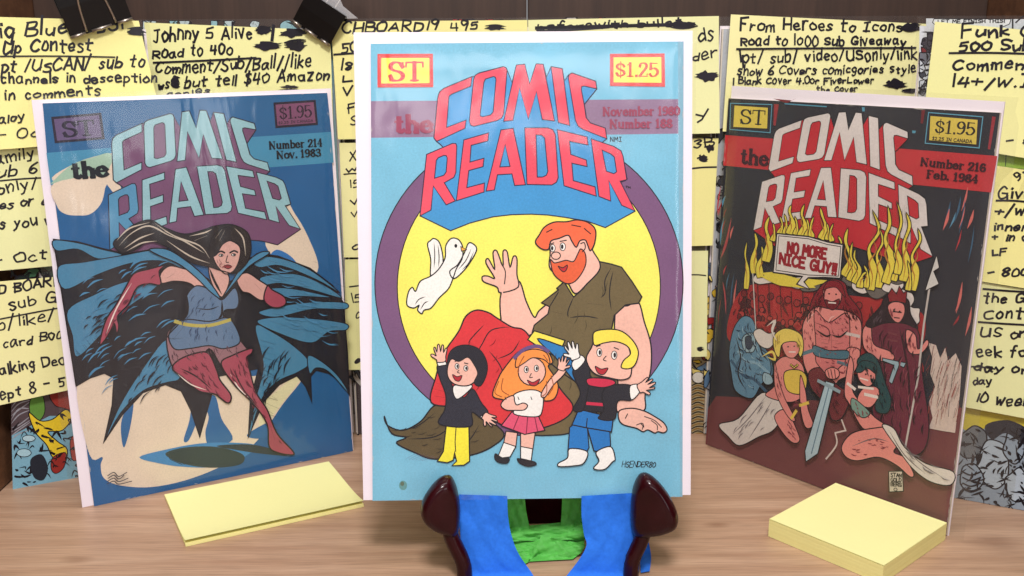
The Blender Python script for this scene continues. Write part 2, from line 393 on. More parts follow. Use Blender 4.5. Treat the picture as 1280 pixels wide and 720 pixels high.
# ------------------------------------------------------------------ lettering
HAND = {
'A': '0,0 1.7,6 3.4,0|.6,2 2.9,2', 'B': '0,0 0,6|~0,6 2.6,5.6 2.2,3.6 0,3.2 2.9,2.4 2.6,.3 0,0', 'C': '~3.2,5 2,6 .5,4.6 0,2.4 .8,.4 2,0 3.2,.9',
'D': '0,0 .1,6|~.1,6 2.6,5.2 3.2,2.8 2.2,.6 0,0', 'E': '3,6 0,6 0,0 3,0|0,3.2 2.4,3.2', 'F': '0,0 .2,6 3.2,6.1|.1,3.2 2.4,3.3', 'G': '~3.2,5 2,6 .5,4.8 0,2.4 .8,.3 2.4,.2 3.2,1.6|3.3,2.6 1.8,2.6|3.2,2.6 3.2,0',
'H': '0,0 0,6|3,6 3,0|0,3 3,3.2', 'I': '1.2,0 1.2,6|0,6 2.4,6|0,0 2.4,0', 'J': '~2,6 2.2,2 1.4,0 .2,.4|.6,6 3,6', 'K': '0,0 0,6|2.8,6 .1,2.8 3,0', 'L': '0,6 0,0 2.8,.2',
'M': '0,0 .4,6 2,2.4 3.6,6 4,0', 'N': '0,0 0,6 3,0 3,6', 'O': '~1.7,6 .3,4.8 0,2.6 .6,.4 1.8,0 3,.8 3.4,3.2 2.8,5.4 1.7,6', 'P': '0,0 0,6|~0,6 2.8,5.6 2.8,3.4 0,2.9', 'R': '0,0 0,6|~0,6 2.7,5.7 2.6,3.6 0,3.1|.8,3.1 3.2,0',
'S': '~3,5.2 1.8,6 .4,5.2 .6,3.6 2.4,2.6 2.9,1 1.4,0 0,.8', 'T': '1.7,0 1.8,6|0,6 3.6,6.1', 'U': '~0,6 0,1.6 1,0 2.4,.4 3.2,2|3.3,6 3.2,0', 'V': '0,6 1.5,0 3,6', 'W': '0,6 .8,0 2,4 3,0 4.2,6', 'X': '0,0 3,6|0,6 3,0', 'Y': '0,6 1.5,3 3,6|1.5,3 1.3,0', 'Z': '0,6 3,6 0,0 3,0',
'a': '~2.3,3.6 1,4 0,2.4 .6,.2 1.8,.6 2.3,3.4|2.3,3.8 2.4,1 2.9,0', 'b': '0,6.4 0,0|~0,3 1.4,3.8 2.4,2.4 1.8,.2 0,.2', 'c': '~2.2,3.4 1,4 0,2.2 .8,.2 2.2,.6', 'd': '~2.2,3.4 1,3.9 0,2.2 .8,.1 2.2,1|2.3,6.4 2.4,0', 'e': '~.1,2 2.2,2.4 1.4,4 .2,3 .3,.8 1.2,0 2.4,.7',
'f': '~2.2,6 1.2,6.2 .9,4 .8,0|0,3.4 2,3.5', 'g': '~2.2,3.4 1,4 0,2.4 1,.6 2.2,1.8|~2.2,3.8 2.2,-1 1.2,-2 .2,-1.2', 'h': '0,6.4 0,0|~0,2.4 1.2,3.8 2.1,2.6 2.2,0', 'i': '.3,3.8 .4,0|.3,5.4 .4,5.6', 'j': '~1,3.8 1,-.8 0,-1.8|1,5.4 1.1,5.6', 'k': '0,6.4 0,0|2.2,3.8 .2,1.9 2.3,0', 'l': '.2,6.4 .3,0',
'm': '0,3.8 .1,0|~.1,2.6 1,3.8 1.6,2.6 1.6,0|~1.6,2.6 2.6,3.8 3.2,2.6 3.3,0', 'n': '0,3.8 .1,0|~.1,2.4 1.2,3.8 2,2.6 2.1,0', 'o': '~1.2,4 .1,2.8 .2,.8 1.2,0 2.3,1 2.3,3 1.2,4', 'p': '0,3.8 0,-2.2|~0,3.2 1.4,4 2.3,2.4 1.4,.4 0,.6', 'q': '~2.2,3.4 1,4 0,2.2 1,.2 2.2,1|2.2,3.9 2.3,-2', 'r': '0,3.8 .1,0|~.1,2.2 .9,3.7 2,3.6',
's': '~2.1,3.4 1,4 .2,3 1.8,1.6 1.8,.4 .8,0 0,.5', 't': '1,5.6 1,.4 1.8,0|0,3.8 2.2,3.9', 'u': '~0,3.8 0,1 .8,0 2,1.2|2.1,3.8 2.2,0', 'v': '0,3.8 1,0 2.2,3.8', 'w': '0,3.8 .6,0 1.5,2.8 2.3,0 3.2,3.8', 'x': '0,0 2.2,3.8|0,3.8 2.2,0', 'y': '0,3.8 1.1,.6|2.3,3.8 .8,-1.6 0,-2', 'z': '0,3.8 2,3.8 0,0 2.2,0',
'0': '~1.3,5.6 .1,4 .2,1.2 1.3,0 2.6,1.4 2.6,4.2 1.3,5.6', '1': '.6,5.8 .7,0', '2': '~.1,4.6 1,5.8 2.4,4.8 1.6,2.4 0,0|0,0 2.8,.2', '3': '~.1,5.2 1.6,5.8 2.4,4.6 1,3.1 2.6,1.8 1.4,0 0,.6', '4': '.6,5.8 0,2.4 2.8,2.6|2.2,5.8 2.1,0', '5': '2.8,5.8 .4,5.7 .2,3.4|~.2,3.4 2.2,3.4 2.2,.6 0,.2', '6': '~2.2,5.8 .6,4 .1,1.4 1.2,0 2.4,1.2 1.4,2.8 .2,1.8', '8': '~1.3,3 .2,4.4 1.3,5.8 2.4,4.6 1.3,3 .1,1.4 1.3,0 2.6,1.4 1.3,3', '9': '~2.3,5 1,5.8 .1,4.4 1,3 2.3,4.6 2.2,2 1.8,0', '7': '0,5.8 2.6,5.8 .8,0',
'/': '0,-1 2,6.6', '-': '0,2.6 2.4,2.8', '.': '.2,0 .4,.2', '$': '~2.4,4.8 1.2,5.4 .2,4.4 2.2,1.8 1.4,.4 0,1|1.3,6.6 1.2,-.8', '!': '.6,6.2 .4,1.8|.3,.2 .5,0', '+': '0,2.6 2.6,2.6|1.3,4 1.3,1.2', '?': '~0,5 1.2,6 2.2,4.6 1,2.8 1,1.8|1,.2 1.1,0', "'": '.3,6 .1,4.8', '©': '~1.5,4.5 0,3 0,1.4 1.5,0 3,1.4 3,3 1.5,4.5|~2,3 1,3 1,1.4 2,1.5',
}
# slab-serif forms: ! marks a thin serif stroke
SERIF = {
'S': '~3.5,4.5 2.6,5.9 1.2,5.9 .45,4.7 1.1,3.5 2.9,2.7 3.6,1.4 2.7,.1 1.1,.1 .4,1.5|!3.55,6 3.55,4.3|!.35,0 .35,1.7', 'T': '2.1,0 2.1,6|!0,6 4.2,6|!0,6 0,4.5|!4.2,6 4.2,4.5|!1.1,0 3.1,0',
'$': '~2.9,4.4 2.2,5.5 1,5.4 .4,4.3 1.2,3.2 2.4,2.5 3,1.4 2.2,.3 1,.2 .3,1.4|!1.7,6.8 1.7,-.8', '1': '1.2,0 1.2,6|!.2,5 1.2,6|!.2,0 2.2,0', '.': '.4,0 .4,.35', '9': '~2.7,4.2 2,2.9 .9,3 .3,4.4 1,5.9 2.1,5.8 2.8,4.2 2.6,1.6 1.6,.1 .5,.4', '5': '.5,5.9 .4,3.2|!.5,5.9 2.7,5.9|~.4,3.2 1.8,3.7 2.9,2 2,.2 .8,.1 .2,1', '2': '~.4,4.4 .8,5.8 2.2,5.8 2.7,4.4 1.6,2.2 .3,.1|!.3,0 2.9,0|!2.9,0 2.9,1.2',
'N': '.5,0 .5,6|.5,6 3.5,0|!3.5,0 3.5,6|!-.1,0 1.2,0|!-.1,6 .8,6|!2.8,6 4.2,6', 'u': '.6,4 .6,1.2|~.6,1.2 1.2,.1 2.4,.7 2.7,1.4|2.8,4 2.8,0|!0,4 .6,4|!2.1,4 2.8,4|!2.8,0 3.4,0', 'm': '.6,0 .6,4|~.6,2.8 1.4,3.9 2.3,3.2|2.4,0 2.4,3.2|~2.4,2.8 3.2,3.9 4.2,3.2|4.2,0 4.2,3.2|!0,4 .6,4|!0,0 1.2,0|!1.9,0 3,0|!3.7,0 4.8,0',
'b': '.6,0 .6,6.2|~.6,3.2 1.6,4 2.6,3.4 2.9,2 2.6,.6 1.6,0 .6,.7|!0,6.2 .6,6.2', 'e': '~2.8,.9 1.7,0 .4,1 .4,3 1.6,4 2.8,2.6|!.5,2.2 2.9,2.2', 'r': '.6,0 .6,4|~.6,2.6 1.2,3.8 2.2,3.8|!0,4 .6,4|!0,0 1.4,0', '4': '2.1,0 2.1,6|!2.1,6 0,2|!0,1.9 3.1,1.9|!1.3,0 2.9,0',
'o': '~1.6,4 .4,3.1 .4,.9 1.6,0 2.8,.9 2.8,3.1 1.6,4', 'v': '.3,4 1.6,0|!1.6,0 2.9,4|!-.1,4 1,4|!2.3,4 3.3,4', '8': '~1.6,3.2 .5,4.4 1.6,5.9 2.7,4.6 1.6,3.2 .3,1.6 1.6,0 2.9,1.4 1.6,3.2', '3': '~.4,5 1.4,5.9 2.6,5 2.2,3.4 1.3,3.1 2.6,2.4 2.7,.8 1.4,0 .3,.8', '6': '~2.6,5.2 1.7,5.9 .6,4.6 .4,1.6 1.3,.1 2.5,.5 2.8,2 2,3.2 .6,2.4', 'F': '.7,0 .7,6|!0,6 3.2,6|!3.2,6 3.2,4.8|!.7,3.2 2.2,3.2|!0,0 1.6,0', 't': '1,5.4 1,.8|~1,.8 1.5,0 2.3,.6|!0,4 2,4', 'h': '.6,0 .6,6.2|~.6,2.8 1.6,4 2.7,3|2.8,0 2.8,3|!0,6.2 .6,6.2|!0,0 1.3,0|!2.1,0 3.4,0', '0': '~1.6,6 .4,4.6 .4,1.4 1.6,0 2.8,1.4 2.8,4.6 1.6,6',
}
def layout(text, font, gap, space):
    x = 0.0; out = []
    for ch in text:
        if ch == ' ': x += space; continue
        g = font.get(ch) or font.get(ch.upper()) or font.get(ch.lower())
        if g is None: continue
        st = []; w = 0.0
        for s in g.split('|'):
            fl = s[0] if s[0] in '~!' else ''
            pts = [tuple(float(q) for q in p.split(',')) for p in s.lstrip('~!').split(' ')]
            w = max(w, max(p[0] for p in pts)); st.append((fl, pts))
        out.append((x, st)); x += w + gap
    return out, max(x - gap, 0.1)
def write(art, text, a, b, hgt, w, c, font=HAND, gap=1.2, space=2.6, rough=0.0, slant=0.0, rnd=None, thin=None, upv=None):
    """text along a -> b (traced units), cap height hgt; thin < 1 makes serif contrast"""
    lay, tot = layout(text, font, gap, space)
    dx, dy = (b[0] - a[0]) / tot, (b[1] - a[1]) / tot
    l = math.hypot(dx, dy); ux, uy = upv if upv else (dy / l, -dx / l)
    k = hgt / 6.0; rnd = rnd or random.Random(5)
    for x0, st in lay:
        jy = rnd.uniform(-.5, .5) * rough; js = 1 + rnd.uniform(-.18, .18) * rough
        for fl, pts in st:
            pts = [(x0 + p[0] + p[1] * slant + rnd.uniform(-.22, .22) * rough, p[1] * js + jy + rnd.uniform(-.25, .25) * rough) for p in pts]
            if fl == '~': pts = cr(pts, False, 4)
            q = [(a[0] + p[0] * dx + p[1] * k * ux, a[1] + p[0] * dy + p[1] * k * uy) for p in pts]
            parts = [q]
            if fl != '~':                                   # lift the pen at sharp corners
                parts = []; cur = [q[0]]
                for i in range(1, len(q)):
                    cur.append(q[i])
                    if i < len(q) - 1:
                        u = (q[i][0] - q[i - 1][0], q[i][1] - q[i - 1][1]); v = (q[i + 1][0] - q[i][0], q[i + 1][1] - q[i][1])
                        if u[0] * v[0] + u[1] * v[1] < .3 * math.hypot(*u) * math.hypot(*v): parts.append(cur); cur = [q[i]]
                parts.append(cur)
            ww = w * (1 + rnd.uniform(-.14, .14) * (1 if rough else 0))
            for q in parts:
              if thin is not None:
                if fl == '!': art.line(q, w * thin, c)
                else: art.line(q, w, c, wf=lambda d, i, n: thin + (1 - thin) * min(1, abs(d[1]) * 1.15))
              else: art.line(q, ww, c)
def blot(art, cx, cy, rx, ry, c, rnd, rot=0):
    pts = [(cx + math.cos(t) * rx * rnd.uniform(.66, 1.2), cy + math.sin(t) * ry * rnd.uniform(.6, 1.35)) for t in [i * math.pi / 9 for i in range(18)]]
    art.poly(pts, c, smooth=True, n=2)
    for k in range(5):
        y = cy + rnd.uniform(-.7, .7) * ry
        art.line([(cx - rx * rnd.uniform(.9, 1.25), y), (cx, y + rnd.uniform(-.5, .5) * ry), (cx + rx * rnd.uniform(.9, 1.3), y + rnd.uniform(-.6, .6) * ry)], ry * .5, c, smooth=True, taper=0.3)
# ------------------------------------------------------------------ the shelf top and the cabinet behind
t_me = mesh('tabletop', [(-.6, -.2, 0), (.6, -.2, 0), (.6, .80, 0), (-.6, .80, 0), (-.6, -.2, -.025), (.6, -.2, -.025), (.6, .80, -.025), (-.6, .80, -.025)],
            [(0, 1, 2, 3), (7, 6, 5, 4), (0, 4, 5, 1), (1, 5, 6, 2), (2, 6, 7, 3), (3, 7, 4, 0)], M_TABLE)
t_me['kind'] = 'structure'
cab = thing('cabinet', 'dark brown wooden cabinet back with a vertical seam, behind the row of bagged comics', 'cabinet', Matrix.Translation((0, .79, 0)))
seam = at_depth(659, 10, .79).x
box('back_panel', -.3515, seam - .0006, 0, .016, .001, .60, M_CAB, cab, .0008)
box('back_panel', seam + .0006, .3515, 0, .016, .001, .60, M_CAB, cab, .0008)
box('side_panel', -.372, -.352, -.62, .016, .001, .60, M_SIDE, cab, .001)
box('side_panel', .352, .372, -.62, .016, .001, .60, M_SIDE, cab, .001)

# ------------------------------------------------------------------ planes the back row stands in
class Plane:
    def __init__(self, x, y, yaw, lean=0.0):
        self.M = Matrix.Translation((x, y, 0)) @ Matrix.Rotation(yaw, 4, 'Z') @ Matrix.Rotation(-lean, 4, 'X')
        self.I = self.M.inverted()
    def loc(self, p):                     # photo point -> (x, z) in the plane
        o = self.I @ CAM; d = self.I.to_3x3() @ ray(*p)
        k = -o.y / d.y; q = o + d * k
        return (q.x, q.z)
MID = Plane(0, .745, 0)
WL = Plane(-.346, .656, math.atan2(.0188, .0377))
WR = Plane(.3004, .6368, math.atan2(-.0178, .0345))

def blobs(art, x0, y0, x1, y1, palette, n, seed, size=14, lw=0.9):
    """loose inked colour shapes for a comic cover seen only in slivers"""
    rn = random.Random(seed)
    for i in range(n):
        cx, cy = rn.uniform(x0, x1), rn.uniform(y0, y1); s = size * rn.uniform(.5, 1.5); a0 = rn.uniform(0, 6.28); st = rn.uniform(.35, .9)
        pts = []
        for k in range(9):
            t = k / 9 * 6.283; r = s * rn.uniform(.55, 1.2)
            px, py = r * math.cos(t), r * st * math.sin(t)
            pts.append((min(x1, max(x0, cx + px * math.cos(a0) - py * math.sin(a0))), min(y1, max(y0, cy + px * math.sin(a0) + py * math.cos(a0)))))
        art.poly(pts, rn.choice(palette), smooth=True, out=lw, n=3)
        for k in range(rn.randint(1, 4)):
            q = rn.choice(pts); dx, dy = rn.uniform(-s, s), rn.uniform(-s, s)
            clampp = lambda p: (min(x1, max(x0, p[0])), min(y1, max(y0, p[1])))
            art.line([clampp(q), clampp((q[0] + dx * .4 + rn.uniform(-3, 3), q[1] + dy * .4)), clampp((q[0] + dx, q[1] + dy))], lw * rn.uniform(1, 3.2), BLACK, smooth=True, taper=.4)

def back_comic(pl, xl, xr, label, base, palettes, dy, seed, extra=None, ztop=.311):
    """bagged comic standing in the back row: xl, xr are photo columns at its top edge"""
    x0, x1 = pl.loc((xl, 24))[0], pl.loc((xr, 24))[0]
    xc = (x0 + x1) / 2; w = (x1 - x0) / 2
    t = thing('bagged_comic', label, 'comic book', pl.M @ Matrix.Translation((xc, dy, 0)), 'bagged comics along the back of the shelf')
    box('backing_board', -w, w, .0032, .0038, .001, ztop - .004, M_BOARD, t)
    box('page_block', -w + .001, w - .002, .0004, .0031, .0012, ztop - .006, M_PAGES, t)
    T = lambda p: (pl.loc(p)[0] - xc, pl.loc(p)[1])
    a = Art(T, 1 / 1.75e3, .0003)
    P = lambda p: p
    a2 = Art(P, 1 / 1.75e3, .0003)
    W, Z = w - .002, ztop - .006
    a2.poly([(-W, .0012), (W, .0012), (W, Z), (-W, Z)], base)
    a.v, a.f, a.mi, a.mats, a.idx, a.y = a2.v, a2.f, a2.mi, a2.mats, a2.idx, a2.y
    for (bx0, by0, bx1, by1, pal, n, size) in palettes:
        xs = sorted([bx0, bx1]); blobs(a, xs[0], by0, xs[1], by1, pal, n, seed, size); seed += 1
    if extra: extra(a)
    a.build('cover', t)
    # clear bag, a little wider and taller than the board
    nx, nz = 10, 16; v = []; f = []
    rn = random.Random(seed)
    for j in range(nz + 1):
        for i in range(nx + 1):
            u = i / nx * 2 - 1
            v.append((u * (w + .0025), -.0012 - .0006 * rn.random() + (.0035 if abs(u) == 1 else 0), .0008 + (ztop + .0015) * j / nz))
    for j in range(nz):
        for i in range(nx): f.append((j * (nx + 1) + i, j * (nx + 1) + i + 1, (j + 1) * (nx + 1) + i + 1, (j + 1) * (nx + 1) + i))
    mesh('plastic_bag', v, f, M_BAGDULL, None, t, True)
    return t

INKY = [(40, 42, 52), (150, 170, 185), (190, 200, 205), (70, 80, 95)]
HOT = [(190, 50, 40), (215, 180, 60), (150, 40, 40), (90, 120, 150), (230, 210, 120)]
def w1_extra(a):
    a.poly([(14, 512), (96, 490), (102, 598), (16, 613)], (120, 168, 188))
    a.poly([(14, 490), (96, 476), (98, 520), (62, 520), (14, 545)], (84, 70, 74))
    rn = random.Random(3)
    for i in range(9):
        y = 500 + i * 5; a.line([(14, y + 10), (24, y + rn.uniform(-4, 6)), (40, y - 6 + rn.uniform(-4, 4))], 1.4, (150, 150, 158), smooth=True, taper=.3)
    a.poly([(38, 500), (52, 492), (56, 515), (46, 528), (38, 518)], (96, 142, 60), smooth=True, out=.9)
    a.poly([(36, 516), (50, 526), (66, 524), (82, 512), (90, 522), (78, 538), (60, 540), (72, 552), (84, 562), (80, 580), (66, 572), (58, 556), (44, 540)], (226, 196, 48), smooth=True, out=1.3)
    a.poly([(62, 492), (80, 486), (94, 496), (92, 512), (78, 510), (68, 506)], (150, 52, 44), smooth=True, out=1)
    a.poly([(66, 572), (82, 566), (80, 584), (70, 592), (64, 586)], (146, 46, 40), smooth=True, out=1)
    a.poly([(88, 550), (97, 545), (98, 572), (90, 574)], (170, 60, 50), smooth=True, out=.9)
    for i in range(60):
        x, y = rn.uniform(16, 98), rn.uniform(525, 605); a.line([(x, y), (x + rn.uniform(-4, 9), y + rn.uniform(-9, 6)), (x + rn.uniform(2, 14), y + rn.uniform(-5, 5))], rn.uniform(.8, 3), BLACK, smooth=True, taper=.3)
    a.poly(ell(30, 566, 9, 5), (160, 196, 208), out=.8); a.poly(ell(36, 548, 8, 4), (170, 200, 210), out=.8)
    a.poly([(38, 575), (52, 568), (60, 585), (54, 600), (42, 596)], (34, 38, 48), smooth=True)
back_comic(WL, 9, 182, 'bagged comic at the left end of the back row with yellow shapes at its foot', (52, 72, 60),
           [(14, 330, 70, 352, [(40, 70, 52), (30, 40, 36), (60, 96, 70)], 6, 8)], 0, 11, w1_extra)
def c2_extra(a):
    rn = random.Random(8)
    for i in range(40):
        x = rn.uniform(178, 405); a.line([(x, rn.uniform(25, 30)), (x + rn.uniform(-8, 8), rn.uniform(27, 36))], rn.uniform(.7, 2), BLACK, taper=.3)
back_comic(MID, 172, 416, 'bagged comic with a pale blue inked top edge, behind the leftmost standing comic', (142, 182, 196), [(176, 26, 412, 42, [(150, 190, 200), (60, 70, 90), (190, 205, 210)], 16, 9)], .004, 21, c2_extra)
back_comic(MID, 419, 656, 'bagged comic with dark red top edge, behind the left half of the middle comic', (70, 60, 64), [(422, 24, 650, 40, [(180, 60, 56), (60, 50, 60)], 10, 9), (420, 440, 456, 560, INKY + [(200, 196, 188)], 14, 9)], .004, 31)
def c4_extra(a):
    a.poly([(864, 440), (888, 440), (886, 556), (866, 556)], (176, 160, 120))
    rn = random.Random(5)
    blobs(a, 866, 330, 890, 480, HOT + [(60, 80, 120)], 26, 77, 9)
    for i in range(22):
        y = 484 + i * 3; a.line([(866, y), (874, y - 3), (886, y + rn.uniform(-3, 3))], 1.5, (150, 110, 50) if i % 2 else BLACK, smooth=True)
    a.poly(ell(874, 474, 8, 7), (226, 222, 210), out=.9)
back_comic(MID, 659, 899, 'bagged comic with red and ochre edge art, behind the right half of the middle comic', (150, 140, 110), [(662, 22, 896, 40, [(190, 70, 60), (200, 190, 180), (170, 50, 50)], 10, 9)], .004, 41, c4_extra)
back_comic(MID, 902, 1153, 'bagged comic with black and white ink art at its edges, behind the rightmost standing comic', (176, 180, 186), [(896, 160, 912, 330, [(60, 60, 66), (150, 150, 140), (40, 50, 70)], 16, 8), (1145, 30, 1164, 130, [(200, 205, 212), (90, 90, 100), (196, 200, 206)], 22, 7), (1148, 34, 1164, 62, [(150, 40, 44)], 4, 5), (880, 340, 904, 560, HOT, 22, 8)], .001, 51)
def w6_extra(a):
    rn = random.Random(4)
    a.poly([(1158, 23), (1290, 24), (1290, 38), (1158, 33)], (206, 212, 218))
    a.poly([(1168, 23.5), (1264, 23.8), (1262, 30), (1248, 36), (1172, 34), (1166, 28)], (228, 232, 234), out=.8); a.line([(1266, 24), (1266, 38)], 1.6)
    write(a, 'LET ME FINISH THIS!', (1173, 29.2), (1256, 28), 4.2, .95, BLACK, gap=1.1)
    a.line([(1270, 28), (1280, 20), (1290, 18)], 1.4, BLACK, smooth=True)
    a.poly([(1150, 32), (1172, 34), (1164, 134), (1148, 132)], (206, 210, 216)); blobs(a, 1152, 40, 1168, 66, [(160, 44, 50), (120, 40, 46), (60, 56, 66)], 7, 5, 7); blobs(a, 1150, 66, 1166, 130, [(196, 202, 210), (110, 112, 122), (220, 222, 226), (64, 66, 76)], 16, 9, 8)
    a.poly([(1244, 186), (1300, 192), (1300, 212), (1240, 208)], (150, 188, 60)); a.line([(1258, 190), (1257, 207)], 1, (60, 90, 30))
    a.poly([(1190, 505), (1300, 520), (1300, 640), (1190, 620)], (142, 156, 170))
    a.poly([(1196, 500), (1300, 518), (1296, 534), (1250, 528), (1212, 540), (1198, 530)], (206, 190, 60))
    for (cx, cy, rx, ry) in ((1216, 552, 20, 20), (1242, 578, 22, 30), (1214, 596, 16, 18), (1268, 556, 14, 22), (1272, 606, 16, 22)):
        a.poly([(cx + rx * math.cos(t) * rn.uniform(.8, 1.1), cy + ry * math.sin(t) * rn.uniform(.8, 1.1)) for t in [k * .698 for k in range(9)]], rn.choice([(150, 166, 182), (110, 116, 122), (176, 190, 202)]), smooth=True, out=1.6)
    a.poly([(1232, 530), (1262, 524), (1290, 540), (1284, 556), (1258, 540), (1240, 548)], (50, 50, 58), smooth=True)
    for i in range(120):
        x, y = rn.uniform(1202, 1284), rn.uniform(532, 628); k = rn.uniform(4, 18); th = rn.uniform(0, 3.14)
        a.line([(x, y), (x + k * math.cos(th) * .5 + rn.uniform(-2, 2), y + k * math.sin(th) * .5), (x + k * math.cos(th), y + k * math.sin(th))], rn.uniform(.8, 3.4), BLACK, smooth=True, taper=.35)
    for k in range(4): a.line([(1204, 588 + k * 7), (1214, 592 + k * 7), (1226, 588 + k * 7)], 1.8, BLACK, smooth=True)
back_comic(WR, 1152, 1352, 'bagged comic at the right end of the back row, grey inked art below', (120, 112, 74), [], -.002, 61, w6_extra)

# ------------------------------------------------------------------ sticky notes with marker handwriting
def note(pl, corners, label, layer, texts=(), lines=(), blots=(), curl=.0016, seed=1, side=0.0):
    TL, TR, BR, BL = [Vector(pl.loc(c)) for c in corners]
    o = (BL + BR) / 2; curl *= (1.0, 1.9, .7, 1.5, 1.2)[seed % 5]
    y0 = -.0035 - layer * .0011
    t = thing('sticky_note', label, 'sticky note', pl.M @ Matrix.Translation((o.x, y0, o.y)), 'yellow sticky notes on the bagged comics')
    ax = TR - TL; az = BL - TL
    A = np.linalg.inv(np.array([[ax.x, az.x], [ax.y, az.y]]))
    def surf(x, z, y):
        q = A @ np.array([x + o.x - TL.x, z + o.y - TL.y]); u, v = q
        v = max(0.0, v)
        return (x, y - curl * v ** 2.2 * (1 + .25 * math.sin(u * 3 + seed)) - side * max(0, u - .55) ** 2 * v, z)
    nx, nz = 12, 9; vs = []; fs = []
    for k, dy in enumerate((0.0, .00012)):
        for j in range(nz + 1):
            for i in range(nx + 1):
                u, v = i / nx, j / nz
                p = (TL * (1 - u) + TR * u) * (1 - v) + (BL * (1 - u) + BR * u) * v - o
                vs.append(surf(p.x, p.y, dy))
        b = k * (nx + 1) * (nz + 1)
        for j in range(nz):
            for i in range(nx):
                q = (b + j * (nx + 1) + i, b + (j + 1) * (nx + 1) + i, b + (j + 1) * (nx + 1) + i + 1, b + j * (nx + 1) + i + 1)
                fs.append(q if k == 0 else q[::-1])
    rim = [i for i in range(nx + 1)] + [(j) * (nx + 1) + nx for j in range(1, nz + 1)] + [nz * (nx + 1) + i for i in range(nx - 1, -1, -1)] + [j * (nx + 1) for j in range(nz - 1, 0, -1)]
    off = (nx + 1) * (nz + 1); k0 = len(vs); m = len(rim)
    vs += [vs[i] for i in rim] + [vs[i + off] for i in rim]            # sheet edge with its own corners, so the face stays flat
    for i in range(m): fs.append((k0 + i, k0 + (i + 1) % m, k0 + m + (i + 1) % m, k0 + m + i))
    mesh('paper_sheet', vs, fs, M_NOTES[seed % 4], None, t, True)
    rn = random.Random(seed * 7 + 3); ya = [-.00008]
    def put(name, fn):
        a = Art(lambda p: (pl.loc(p)[0] - o.x, pl.loc(p)[1] - o.y), 1 / 1.8e3, ya[0], surf); fn(a); ya[0] = a.y; a.build(name, t)
    for s, p, q, h, w in texts: put('handwriting', lambda a: write(a, s, p, q, h, w * .86, M_MARK, rough=1.35, rnd=rn, slant=rn.uniform(.02, .16)))
    for p, q, w in lines: put('ruled_line', lambda a: a.line([p, ((p[0] + q[0]) / 2, (p[1] + q[1]) / 2 + rn.uniform(-1, 1)), q], w, M_MARK, smooth=True))
    for b in blots: put('scribble', lambda a: blot(a, *b, M_MARK, rn))
    return t
YN = 'yellow sticky note '
note(WL, [(-45, 20), (172, 26), (204, 170), (-30, 187)], YN + 'under the left binder clip, topmost of the far left column', 2,
     [('ig Blue', (-1, 47), (82, 41), 17, 3.2), ('501', (121, 41), (151, 37), 9, 3), ('Up Contest', (4, 66), (113, 63), 15, 2.9), ('pt /USCAN/ sub to', (2, 90), (178, 83), 14, 2.7),
      ('channels in desception', (1, 104), (193, 101), 11, 2.5), ('in comments', (6, 124), (124, 117), 10, 2.4), ('aloy', (-2, 153), (29, 149), 11, 2.2), ('- Oct', (-2, 173), (58, 168), 11, 2)],
     [((0, 70), (142, 71), 1.7)], [(169, 39, 10, 4.5)], seed=1, side=.02)
note(WL, [(-60, 187), (150, 180), (165, 322), (-50, 341)], YN + 'in the far left column, the middle one of its three', 0,
     [('amily', (-6, 206), (42, 196), 12, 2.5), ('ub 6i', (-2, 222), (52, 214), 11, 2.5), ('(only/', (-3, 243), (46, 231), 12, 2.4), ('es or 6', (0, 261), (58, 254), 11, 2.4), ("s you w", (0, 285), (66, 278), 12, 2.5), ('- Oct', (-6, 330), (58, 321), 12, 2.4)],
     [((0, 225), (60, 221), 1.8)], seed=2)
note(WL, [(-55, 355), (160, 337), (158, 469), (-50, 514)], YN + 'at the bottom of the far left column, above yellow cover art', 0,
     [('D BOARD', (-2, 367), (76, 354), 12, 2.7), ('sub Gi', (12, 385), (76, 374), 12, 2.6), ('b/like/', (-2, 411), (68, 398), 13, 2.4), ('card Boa', (4, 434), (78, 421), 12, 2.4), ('alking Dea', (0, 466), (82, 452), 12, 2.5), ('ept 8 - 50', (0, 496), (92, 477), 12, 2.5)],
     [((0, 397), (80, 382), 1.8)], seed=3)
note(MID, [(183, 28), (414, 38), (419, 178), (196, 175)], YN + 'with four blacked out scribbles, above the leftmost standing comic', 1,
     [('Johnny 5 Alive', (194, 51), (317, 47), 15, 3.1), ('Road to 400', (194, 72), (292, 67), 12, 3), ('Comment/Sub/Ball//like', (197, 91), (390, 83), 14, 2.9), ('ws', (201, 111), (214, 110), 10, 3), ('but tell $40 Amazon', (234, 109), (412, 98), 11.5, 2.9), ('genies', (212, 122), (264, 115), 7, 2.4)],
     [((195, 78), (322, 72), 2.6), ((344, 32), (342, 50), 4)], [(331, 38, 9, 4.5), (369, 41, 15, 6), (371, 57, 12, 6), (336, 57, 15, 5), (222, 102, 5, 7), (364, 108, 10, 2), (364, 112, 12, 1.6)], seed=4)
note(MID, [(415, 27), (659, 25), (662, 170), (424, 173)], YN + 'peeping out along the top left edge of the middle standing comic', 1,
     [('CHBOARD19', (429, 41), (547, 37), 13, 3), ('495', (563, 38), (598, 36), 11, 2.6), ('50', (429, 66), (447, 64), 12, 2.8), ('18+', (427, 87), (452, 85), 13, 3), ('Li', (429, 103), (447, 101), 10, 2.7), ('Vi', (430, 121), (448, 117), 11, 2.6), ('Fo', (437, 141), (456, 138), 10, 2.4), ('Sa', (440, 156), (456, 154), 9, 2.4)],
     [((419, 68), (447, 66), 2.6)], [(619, 34, 11, 3.5)], seed=5)
